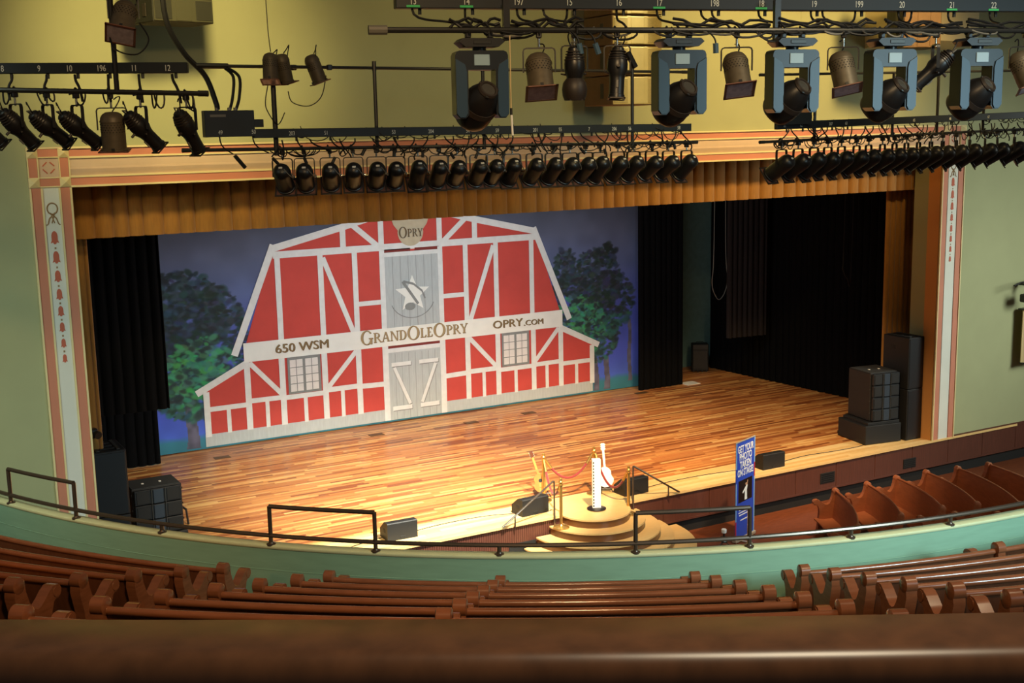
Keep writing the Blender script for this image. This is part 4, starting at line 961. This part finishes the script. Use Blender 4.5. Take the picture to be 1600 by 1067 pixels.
nm = ['203', '51', '53', '204', '54', '59', '201', '55', '7', '206', '56', '58']; us = [.027, .085, .20, .30, .37, .435, .545, .60, .70, .80, .88, .96]
us = [(x-4.85)/(11.85-4.85) for x in (5.36, 5.83, 6.80, 7.36, 7.93, 8.40, 9.03, 9.45, 9.95, 10.4, 10.68, 11.6)]
race('cable_raceway', 'black numbered raceway above the centre row of cans', (4.85, 15.42, 7.49), (11.85, 15.42, 7.445), .115, .07, list(zip(us, nm)), .075)
t = thing('junction_box', 'black junction box at the left end of the centre raceway', 'box', (4.54, 15.42, 7.62), R(0))
MB().box((0, 0, 0), (.64, .14, .33), ch=.006).build('housing', 'raceway', t); MB().box((.38, 0, .0), (.13, .1, .1), ch=.004).build('side_box', 'raceway', t)
for x, s in ((-.13, '49'), (.30, '50')): text('number', s, .075, 'numeral', t, (x, -.073, -.11), sx=.75, ext=.0015)
MB().box((-.15, -.072, .1), (.2, .004, .03)).build('name_plate', 'cable_grey', t)
for x in (-.14, .02, .1): MB().tube([(x, 0, .165), (x, 0, .2)], .026, 8).build('conduit_collar', 'chrome', t)
for i, (x0, dx) in enumerate(((-.13, .16), (.30, .2))): MB().tube(bez((x0, -.02, -.165), (x0, -.02, -.3), (x0+dx*.5, -.02, -.33), (x0+dx, -.02, -.38)), .009, 6).build('drop_cable', 'cablem', t)
MB().tube([(.05, -.02, -.40), (.18, -.02, -.56)], .026, 8).build('loose_plug', 'cablem', t)
par = make_par('par_can', 'x', 'stage light', 'centre row of black par cans', 'row')
XS = [5.25, 5.55, 5.91, 6.24, 6.58, 6.86, 7.2, 7.52, 7.81, 8.15, 8.41, 8.70, 9.07, 9.39, 9.68, 9.96, 10.21, 10.54, 10.83, 11.17, 11.49, 11.84]
rd = random.Random(5)
for i, x in enumerate(XS):
    az = math.degrees(math.atan2(9.6-x, 9.5))+(0 if i else 4)
    place(par, (x, 15.5, 7.30-(x-3.95)*.0111), az, 52+rd.uniform(-5, 5), f'black par can, {ORD[i]} from the left in the centre row', k=1.1)
# --- right light bar with nineteen cans
QA, QB = (13.32, 15.5, 7.18), (21.0, 15.5, 7.29)
rb_, rm = bar_line('light_bar', 'long lower light bar pipe of the right row of cans', QA, QB, .024)
for x in (14.5, 16.3, 17.4, 18.6): MB().tube([(x-rm.x, 0, 8.3-rm.z), (x-rm.x, 0, 7.2-rm.z)], .026, 8).build('hanger_post', 'metal_black', rb_)
loops(rb_, rm, (13.6, 15.5, 7.18), (20, 15.5, 7.27), 44, 13, .2); loops(rb_, rm, (13.6, 15.42, 7.44), (20, 15.42, 7.52), 30, 14, .3, .007, .08)
mess(rb_, rm, 13.7, 20., 34, 7.43, 7.22)
race('cable_raceway', 'black numbered raceway above the right row of cans', (13.58, 15.42, 7.435), (21.0, 15.42, 7.555), .12, .07, [((x-13.58)/7.42, s) for x, s in ((13.75, '61'), (14.1, '62'), (14.75, '207'), (15.1, '63'), (15.9, '64'), (16.7, '65'), (17.6, '66'), (18.6, '67'))], .07)
t = thing('junction_box', 'black junction box at left end of the right raceway', 'box', (13.92, 15.36, 7.62)); MB().box((0, 0, 0), (.66, .14, .34), ch=.006).build('housing', 'raceway', t); MB().tube([(.2, 0, .17), (.2, 0, .22)], .026, 8).build('conduit_collar', 'chrome', t)
par2 = dup(par); par2['group'] = 'right row of black par cans'
QX = [13.79, 14.15, 14.5, 14.81, 15.12, 15.47, 15.75, 16.08, 16.37, 16.66, 16.96, 17.27, 17.57, 17.92, 18.27, 18.68, 19.01, 19.48, 19.85]
for i, x in enumerate(QX):
    az = math.degrees(math.atan2(11.0-x, 9.5)); place(par2, (x, 15.5, 7.185+(x-13.3)*.0143), az, 55+rd.uniform(-4, 4), f'black par can, {ORD[i]} from the left in the right row', k=1.26)
# --- upper pipes behind, with three grey side-mounted cans
mt_, mm = bar_line('rig_pipe', 'thin upper pipe above the centre row of cans', (4.21, 15.5, 8.34), (11.85, 15.5, 8.29), .022)
MB().tube([Vector((4.19, 15.5, 8.34))-mm, Vector((4.6, 15.5, 8.337))-mm], .036, 10).build('sleeve', 'metal_black', mt_)
for x in (5.18, 6.6, 8.25, 10.81): MB().tube([(x-mm.x, 0, .1), (x-mm.x, 0, -.03)], .03, 8).build('hanger_clamp', 'metal_black', mt_)
m2, m2m = bar_line('rig_pipe', 'thin upper pipe above the right row of cans', (13.3, 15.5, 8.25), (21, 15.5, 8.37), .022)
side = make_par('grey_par_can', 'x', 'stage light', None, 'side')
place(side, (5.18, 15.5, 8.33), 25, -16, 'grey can at the left post of the thin upper pipe')
o = place(side, (5.50, 15.5, 8.33), 60, 14, 'darker grey can half hidden beside the left post can'); o.location.y = 15.6
place(side, (5.96, 15.5, 8.33), 95, 20, 'grey can leaning right alone on the thin upper pipe')
hang_loop([(5.12, 15.45, 8.2), (5.05, 15.45, 7.9), (5.08, 15.45, 7.75), (5.2, 15.45, 7.6), (5.3, 15.45, 7.75)], 'thin cable dropping from the left post can', 'cablem', .007)
hang_loop([(5.88, 15.42, 8.22), (5.8, 15.42, 7.95), (5.62, 15.42, 7.83), (5.4, 15.42, 7.88), (5.35, 15.42, 8.02)], 'thin cable looping from the leaning grey can', 'cablem', .007)
hang_loop([(5.14, 15.5, 9.4), (5.15, 15.5, 8.8), (5.17, 15.5, 8.52)], 'thin hanging wire above the left post can', 'cablem', .006)
for i, (p, l) in enumerate((([(3.83, 15.5, 9.6), (3.86, 15.5, 8.9), (4.05, 15.5, 8.5), (4.3, 15.5, 8.22), (4.40, 15.45, 7.9), (4.41, 15.42, 7.8)], 'thick black feeder cable curving down into the junction box'),
                         ([(4.55, 15.46, 8.31), (4.65, 15.46, 8.2), (4.62, 15.44, 7.95), (4.57, 15.42, 7.8)], 'black cable from the pipe sleeve into the junction box'),
                         ([(4.58, 15.44, 8.31), (4.72, 15.44, 8.2), (4.7, 15.42, 7.95), (4.65, 15.42, 7.8)], 'second black cable from the pipe sleeve into the junction box'))):
    hang_loop(p, l, 'cablem', .035 if i == 0 else .02)

# --- upper right pipe close to the camera: moving heads and cans
UA, UB = Vector((4.21, 9.98, 8.35)), Vector((10.64, 8.42, 8.35)); UD = (UB-UA).normalized(); URZ = math.degrees(math.atan2(UD.y, UD.x))
ub, um = bar_line('light_bar', 'upper right pipe carrying the moving heads', UA, UB, .027, 0, 1.6)
MB().tube([UA-um, UA-um+UD*.16], .042, 10).build('sleeve', 'cable_grey', ub)
def along(x): return UA+UD*((x-UA.x)/UD.x)
loops(ub, um, along(4.9), along(11.5), 30, 21, .16, .011, .03); loops(ub, um, along(5.0), along(11.5), 12, 22, .12, .011, .03, 'cable_grey')
rd = random.Random(31)
for (x0, x1) in ((4.9, 5.35), (5.45, 6.1), (6.95, 7.9), (8.0, 9.0), (9.1, 9.95), (10.0, 11.6)):     # bundled cable along the pipe
    for k in range(3):
        pts = [along(x0+(x1-x0)*i/10)+Vector((0, rd.uniform(-.02, .02), .035+.02*k+rd.uniform(-.012, .012)*2+.02*math.sin(i*1.3+k)))-um for i in range(11)]
        MB().tube(pts, .014, 6).build('cable_bundle', 'cablem', ub)
for x, z in ((5.42, 0), (8.0, 0), (10.9, 0)): MB().box(along(x)-um+Vector((0, .03, .1)), (.06, .05, .36), rz=R(URZ)).build('hanger_plate', 'metal_black', ub)
for x, a in ((6.03, .5), (6.18, .9), (7.33, .1)):
    p = along(x)-um+Vector((0, -.06, -.12)); MB().tube([p, p+Vector((.05*math.sin(a), 0, -.09))], .026, 8).build('blue_plug', 'blue_plug', ub); MB().tube(bez(p, p+Vector((0, 0, .06)), p+Vector((-.05, .04, .1)), p+Vector((-.06, .06, .12))), .008, 5).build('cable', 'cablem', ub)
MB().tube([along(6.48)-um+Vector((.02, -.04, -.2)), along(6.48)-um+Vector((.1, -.04, -.33))], .03, 8).build('inline_plug', 'cablem', ub)
RA, RB = Vector((4.54, 10.15, 8.655)), Vector((12.3, 8.27, 8.655))
us = [((x-612)/(1600-612)) for x in (643, 726, 807, 886, 963, 1026, 1112, 1185, 1267, 1337, 1404, 1482, 1547)]
def rx_at(px_):   # place a number where a sight line through that column meets the raceway
    lo, hi = -.1, 1.2
    for _ in range(50):
        m_ = (lo+hi)/2; P = RA.lerp(RB, m_)-EYE; q = 800+1900*P.dot(RX)/P.dot(FX)
        if q < px_: lo = m_
        else: hi = m_
    return lo
race('cable_raceway', 'long slate raceway with white numbers along the top edge', RA, RB, .205, .12, [(rx_at(p), s) for p, s in zip((643, 726, 807, 886, 963, 1026, 1112, 1185, 1267, 1337, 1404, 1482, 1547), ('13', '14', '197', '15', '16', '17', '198', '18', '19', '199', '20', '21', '22'))], .085, tape=('13', '14', '17', '18', '21', '22'), tz=.045)
rd = random.Random(41)
for i, (p, x1) in enumerate(((643, 5.0), (726, 5.1), (807, 5.7), (848, 6.1), (886, 5.95), (963, 6.5), (1026, 7.0), (1112, 7.6), (1095, 7.5), (1185, 8.05), (1267, 8.5), (1285, 8.7), (1337, 8.75), (1404, 9.4), (1425, 9.35), (1482, 9.9), (1547, 10.4))):
    a = RA.lerp(RB, rx_at(p))-Vector((0, 0, .1)); e = along(x1)+Vector((0, -.02, .02))
    o = MB().tube([x-a for x in bez(a, a-Vector((0, 0, .16)), e+Vector((-.08, 0, .1)), e, 8)], .011, 6).build('drop_cable', 'cablem', None); o.location = a
    tag(o, f'black cable dropping from the slate raceway, {ORD[i]} from the left', 'cable')
t = thing('pull_pole', 'thin pale hanging pull rod with a white grip beside the first moving head', 'rod', along(5.41)+Vector((0, -.05, 0)))
MB().tube([(0, 0, -.05), (.0, 0, -.72)], .006, 6).build('cord', 'foam', t); MB().tube([(0, 0, -.70), (.01, 0, -.92)], .010, 8).build('grip', 'whitepaint', t); MB().tube([(0, 0, -.68), (0, 0, -.74)], .012, 8).build('sleeve', 'cablem', t)
def make_mover():
    t = thing('moving_head', 'x', 'stage light', (0, 0, 0), 0, 'moving heads on the upper right pipe')
    for s in (-1, 1):
        clampmb(MB()).build('clamp', 'metal_black', t).location = (s*.1, 0, 0)
    b = MB(); b.prism([(-.17, -.075), (.17, -.075), (.205, -.105), (.15, -.15), (-.15, -.15), (-.205, -.105)], (0, 0, 0), X1, Z1, Y1, -.12, .12); bs = b.build('base', 'metal_black', t, ang=20)
    MB().box((0, -.122, -.11), (.16, .008, .035), ch=.003).build('base_panel', 'steel', bs)
    MB().cyl((0, 0, -.15), (0, 0, -.185), .06, n=18).build('pan_bearing', 'steel', t)
    W_, a_ = .24, .115; r = .04
    cr = [(-W_, -.76+.03), (-W_, -.18-r), (-W_+r*.3, -.18-r*.3), (-W_+r, -.18), (W_-r, -.18), (W_-r*.3, -.18-r*.3), (W_, -.18-r), (W_, -.73), (W_-.03, -.765), (W_-a_+.03, -.765), (W_-a_, -.73), (W_-a_, -.345), (-W_+a_, -.345), (-W_+a_, -.73), (-W_+a_-.03, -.765), (-W_+.03, -.765)]
    MB().prism(cr, (0, 0, 0), X1, Z1, Y1, -.085, .085).build('yoke', 'slate', t, ang=25)
    for s in (-1, 1):
        pp_ = [(s*(W_-.002), -.25), (s*(W_-.085), -.30), (s*(W_-.10), -.36), (s*(W_-.10), -.72), (s*(W_-.08), -.755), (s*(W_-.03), -.755), (s*(W_-.002), -.72)]
        MB().prism(pp_, (0, 0, 0), X1, Z1, Y1, -.10, -.084).build('arm_cover', 'slate_l', t, ang=25)
    MB().box((.0, -.09, -.262), (.14, .012, .095), ch=.003).build('display', 'display', t)
    for s in (-1, 1): MB().cyl((s*.122, 0, -.62), (s*.09, 0, -.62), .06, n=16).build('tilt_bearing', 'metal_black', t)
    bd = MB().lathe([(.07, .17), (.086, .165), (.11, .13), (.142, .07), (.16, .0), (.17, -.06), (.172, -.15), (.16, -.22), (.14, -.25), (.13, -.24), (.02, -.22)], n=26).build('body', 'metal_black', t, ang=30); bd.location = (0, 0, -.62)
    MB().lathe([(.062, .15), (.092, .145), (.096, .165), (.086, .185), (.068, .185), (.062, .17)], n=24).build('rear_ring', 'metal_brown', bd)
    MB().lathe([(.0, .174), (.066, .174), (.066, .168), (.0, .168)], n=20).build('rear_cap', 'lens', bd)
    for k in range(3):
        a = 2*PI*k/3+.5; MB().box((.088*math.cos(a), .088*math.sin(a), .168), (.03, .03, .02), rz=a, ch=.004).build('latch', 'steel', bd)
    MB().lathe([(.162, -.01), (.167, -.01), (.176, -.06), (.171, -.06)], n=24).build('body_seam', 'metal_brown', bd)
    MB().lathe([(.0, -.242), (.128, -.242), (.128, -.236), (.0, -.236)], n=20).build('front_lens', 'lens', bd)
    return t
mv = make_mover()
for i, (x, az, tl, rl_) in enumerate(((5.16, 20, 50, 22), (7.01, 20, 50, 24), (8.14, 20, 48, 30), (9.17, 20, 46, 30), (10.12, 20, 48, 30), (11.4, 20, 48, 30))):
    p = along(x); o = place(mv, p, -URZ, tl, f'blue-grey moving head light, {ORD[i]} from the left on the upper pipe'); child(o, 'body').rotation_euler = (R(tl), R(rl_), 0)
big = make_par('large_par_can', 'x', 'stage light', None, 'yoke')
place(big, along(5.68)+Vector((.02, 0, 0)), 26, -26, 'large grey perforated can right of the first moving head', roll=-3)
place(big, along(7.58), 32, -28, 'large grey perforated can right of the second moving head', roll=-6)
o = place(big, along(8.67), 40, -18, 'large grey can between third and fourth moving heads', roll=-12)
place(big, along(10.66), 40, -14, 'large grey can cut by the right picture edge', roll=-22)
# ellipsoidal spots
def make_leko(name, label, group):
    t = thing(name, label, 'stage light', (0, 0, 0), 0, group)
    clampmb(MB()).build('clamp', 'metal_black', t); MB().cyl((0, 0, -.06), (0, 0, -.15), .011).build('clamp_bolt', 'chrome', t)
    yokemb(.125, -.13, -.36).build('yoke', 'metal_black', t)
    bd = MB().lathe([(.05, .27), (.068, .255), (.075, .2), (.105, .13), (.112, .08), (.112, .0), (.088, -.06), (.082, -.10), (.082, -.27), (.09, -.275), (.09, -.31), (.074, -.31), (.07, -.2), (.02, -.18)], n=20).build('body', 'metal_black', t, ang=35); bd.location = (0, 0, -.36); bd.scale = (.84, .84, .80)
    for i in range(4): MB().lathe([(.074+.009*i, .225-.03*i), (.092+.007*i, .22-.03*i), (.092+.007*i, .212-.03*i), (.074+.009*i, .207-.03*i)], n=18).build('cooling_fin', 'metal_brown', bd)
    MB().tube([(-.03, 0, .265), (-.035, 0, .32), (.035, 0, .32), (.03, 0, .265)], .009, 6).build('cap_handle', 'cable_grey', bd)
    frame_mb(MB(), .19, -.318, .02).build('gel_frame', 'metal_brown', bd)
    for s in (-1, 1): MB().tube([(s*.08, -.03, -.04), (s*.14, -.05, -.03)], .011, 6).build('shutter_handle', 'metal_brown', bd)
    MB().tube([(0, -.1, .03), (0, -.16, .03)], .018, 8).build('focus_knob', 'metal_brown', bd); MB().box((0, -.088, -.16), (.02, .015, .08)).build('rating_plate', 'cable_grey', bd)
    MB().tube(bez((.03, 0, .26), (.12, .02, .42), (.05, .08, .45), (.03, .04, .38)), .008, 5).build('power_cable', 'cablem', bd)
    return t
lk = make_leko('ellipsoidal_spot', 'x', None)
SPECIAL = ((along(6.02), 200, -2, 0, 'dark ellipsoidal spot with a round bulb nose behind the first grey can'), (along(6.42), 30, -8, 3, 'dark ellipsoidal spot pointing down left of the second moving head'), (along(9.66), -55, 48, 0, 'glossy black ellipsoidal spot tilted left between the last two moving heads'))
# --- left pipe
LA, LB = Vector((1.08, 13.45, 7.99)), Vector((3.39, 12.14, 7.89)); LD = (LB-LA).normalized()
lb, lm = bar_line('light_bar', 'upper left pipe carrying the ellipsoidal spots', LA, LB, .026, 1.0, 0)
def col_at(A, B, px_):
    lo, hi = -.6, 1.6
    for _ in range(50):
        m_ = (lo+hi)/2; P = A.lerp(B, m_)-EYE
        if 800+1900*P.dot(RX)/P.dot(FX) < px_: lo = m_
        else: hi = m_
    return A.lerp(B, lo)
def al(px_): return col_at(LA, LB, px_)
loops(lb, lm, al(0), al(300), 9, 51, .28, .009, .02); 
MB().tube([al(183)-lm, al(183)-lm+Vector((0, 0, 1.6))], .026, 8).build('hanger_post', 'metal_black', lb)
LRA, LRB = Vector((.6, 13.75, 8.195)), Vector((3.24, 12.27, 8.145))
race('cable_raceway', 'black numbered raceway above the upper left pipe', LRA, LRB, .105, .07, [((col_at(LRA, LRB, x)-LRA).length/(LRB-LRA).length, s) for x, s in ((6, '8'), (63, '9'), (110, '10'), (160, '196'), (211, '11'), (263, '12'))], .085)
for i, (x, az, tl) in enumerate(((-30, 72, 44), (22, 72, 42), (72, 76, 50), (118, 76, 50), (218, 78, 44))):
    place(lk, al(x), az, tl, f'black ellipsoidal spot aimed right, {ORD[i]} from the left on the left pipe')
place(lk, al(290), 62, 32, 'black ellipsoidal spot at the right end of the left pipe')
place(big, al(172), 18, 6, 'large grey can hanging among the spots on the left pipe')
o = place(big, al(183)+Vector((.10, -.08, 1.07)), 16, -34, 'large grey can high on the left hanger post', roll=12)
for loc, az, tl, rl_, l in SPECIAL[::-1]:
    o = place(lk, loc, az, tl, l); child(o, 'body').rotation_euler.y = R(rl_)
    if az == 200: q = MB().lathe([(.02, -.06), (.09, -.08), (.125, -.13), (.138, -.20), (.13, -.27), (.11, -.325), (.02, -.325)], n=22).build('round_snoot', 'metal_brown', child(o, 'body'))
hang_loop([al(183)+Vector(v) for v in ((.24, -.1, .66), (.32, -.1, .5), (.2, -.1, .36), (.0, -.1, .40), (-.06, -.1, .56))], 'thin cable looping below the high left can', 'cablem', .008)
for i, (x, x2) in enumerate(((18, 14), (72, 70), (116, 128), (168, 172), (216, 222), (268, 282))):
    a = col_at(LRA, LRB, x)-Vector((0, 0, .06)); e = al(x2); o = MB().tube([p-a for p in bez(a, a-Vector((0, 0, .12)), e+Vector((-.02, 0, .12)), e-Vector((0, 0, .1)), 8)], .014, 6).build('drop_cable', 'cablem', None); o.location = a
    tag(o, f'black cable from the left raceway to the left pipe, {ORD[i]} from the left', 'cable')
o = MB().box((0, 0, 0), (.75, .5, .4), ch=.02).build('hanging_box', 'metal_brown', None); o.location = (2.05, 18.4, 9.75); tag(o, 'dark hanging box cut by the top edge at far left', 'box')

# --- hung loudspeaker arrays
def hung_array(p, rz, w, d, hs, label, mf, ms, ml):
    t = thing('hanging_line_array', label, 'speaker', p, rz); z = 0
    for k, h in enumerate(hs):
        c = MB().box((0, 0, z+h/2), (w, d, h-.015), ch=.012).build('array_cabinet', ms, t)
        MB().box((0, -d/2-.006, z+h/2), (w-.03, .012, h-.045), ch=.004).build('front_panel', ml, c)
        for s in (-1, 1): MB().box((s*w*.335, -d/2-.014, z+h/2), (w*.27, .012, h-.09), ch=.004).build('grille', mf, c)
        MB().box((0, -d/2-.014, z+h/2), (w*.26, .012, h-.06), ch=.004).build('horn_panel', ml, c)
        for s in (-1, 1):
            MB().box((s*(w/2+.004), -d*.15, z+h/2), (.012, .1, h*.5), ch=.003).build('rigging_plate', 'metal_brown', c)
        z += h
    for s in (-1, 1): MB().tube([(s*w*.3, 0, z), (s*w*.3, 0, z+1.2)], .02, 6).build('hanger_chain', 'steel', t)
    return t
hung_array((12.75, 18.575, 7.84), R(-2), 1.05, .95, (.52, .52, .52, .52, .5), 'cream line array hanging beside the upper wall right of centre', 'array_lid', 'array_side', 'array')  # brown cabinet colour holds the shade on the sides of cream boxes
hung_array((4.62, 18.2, 9.06), R(14), .95, .7, (.36, .36, .36), 'dark olive line array hanging at the top left', 'olive', 'olive', 'olive_l')
hung_array((19.0, 17.6, 8.85), R(-20), .8, .7, (.4, .4, .4), 'orange-lit hanging loudspeaker at the top right', 'array_side', 'olive', 'array_side')  # brown front and olive sides put lit and shaded faces into colour
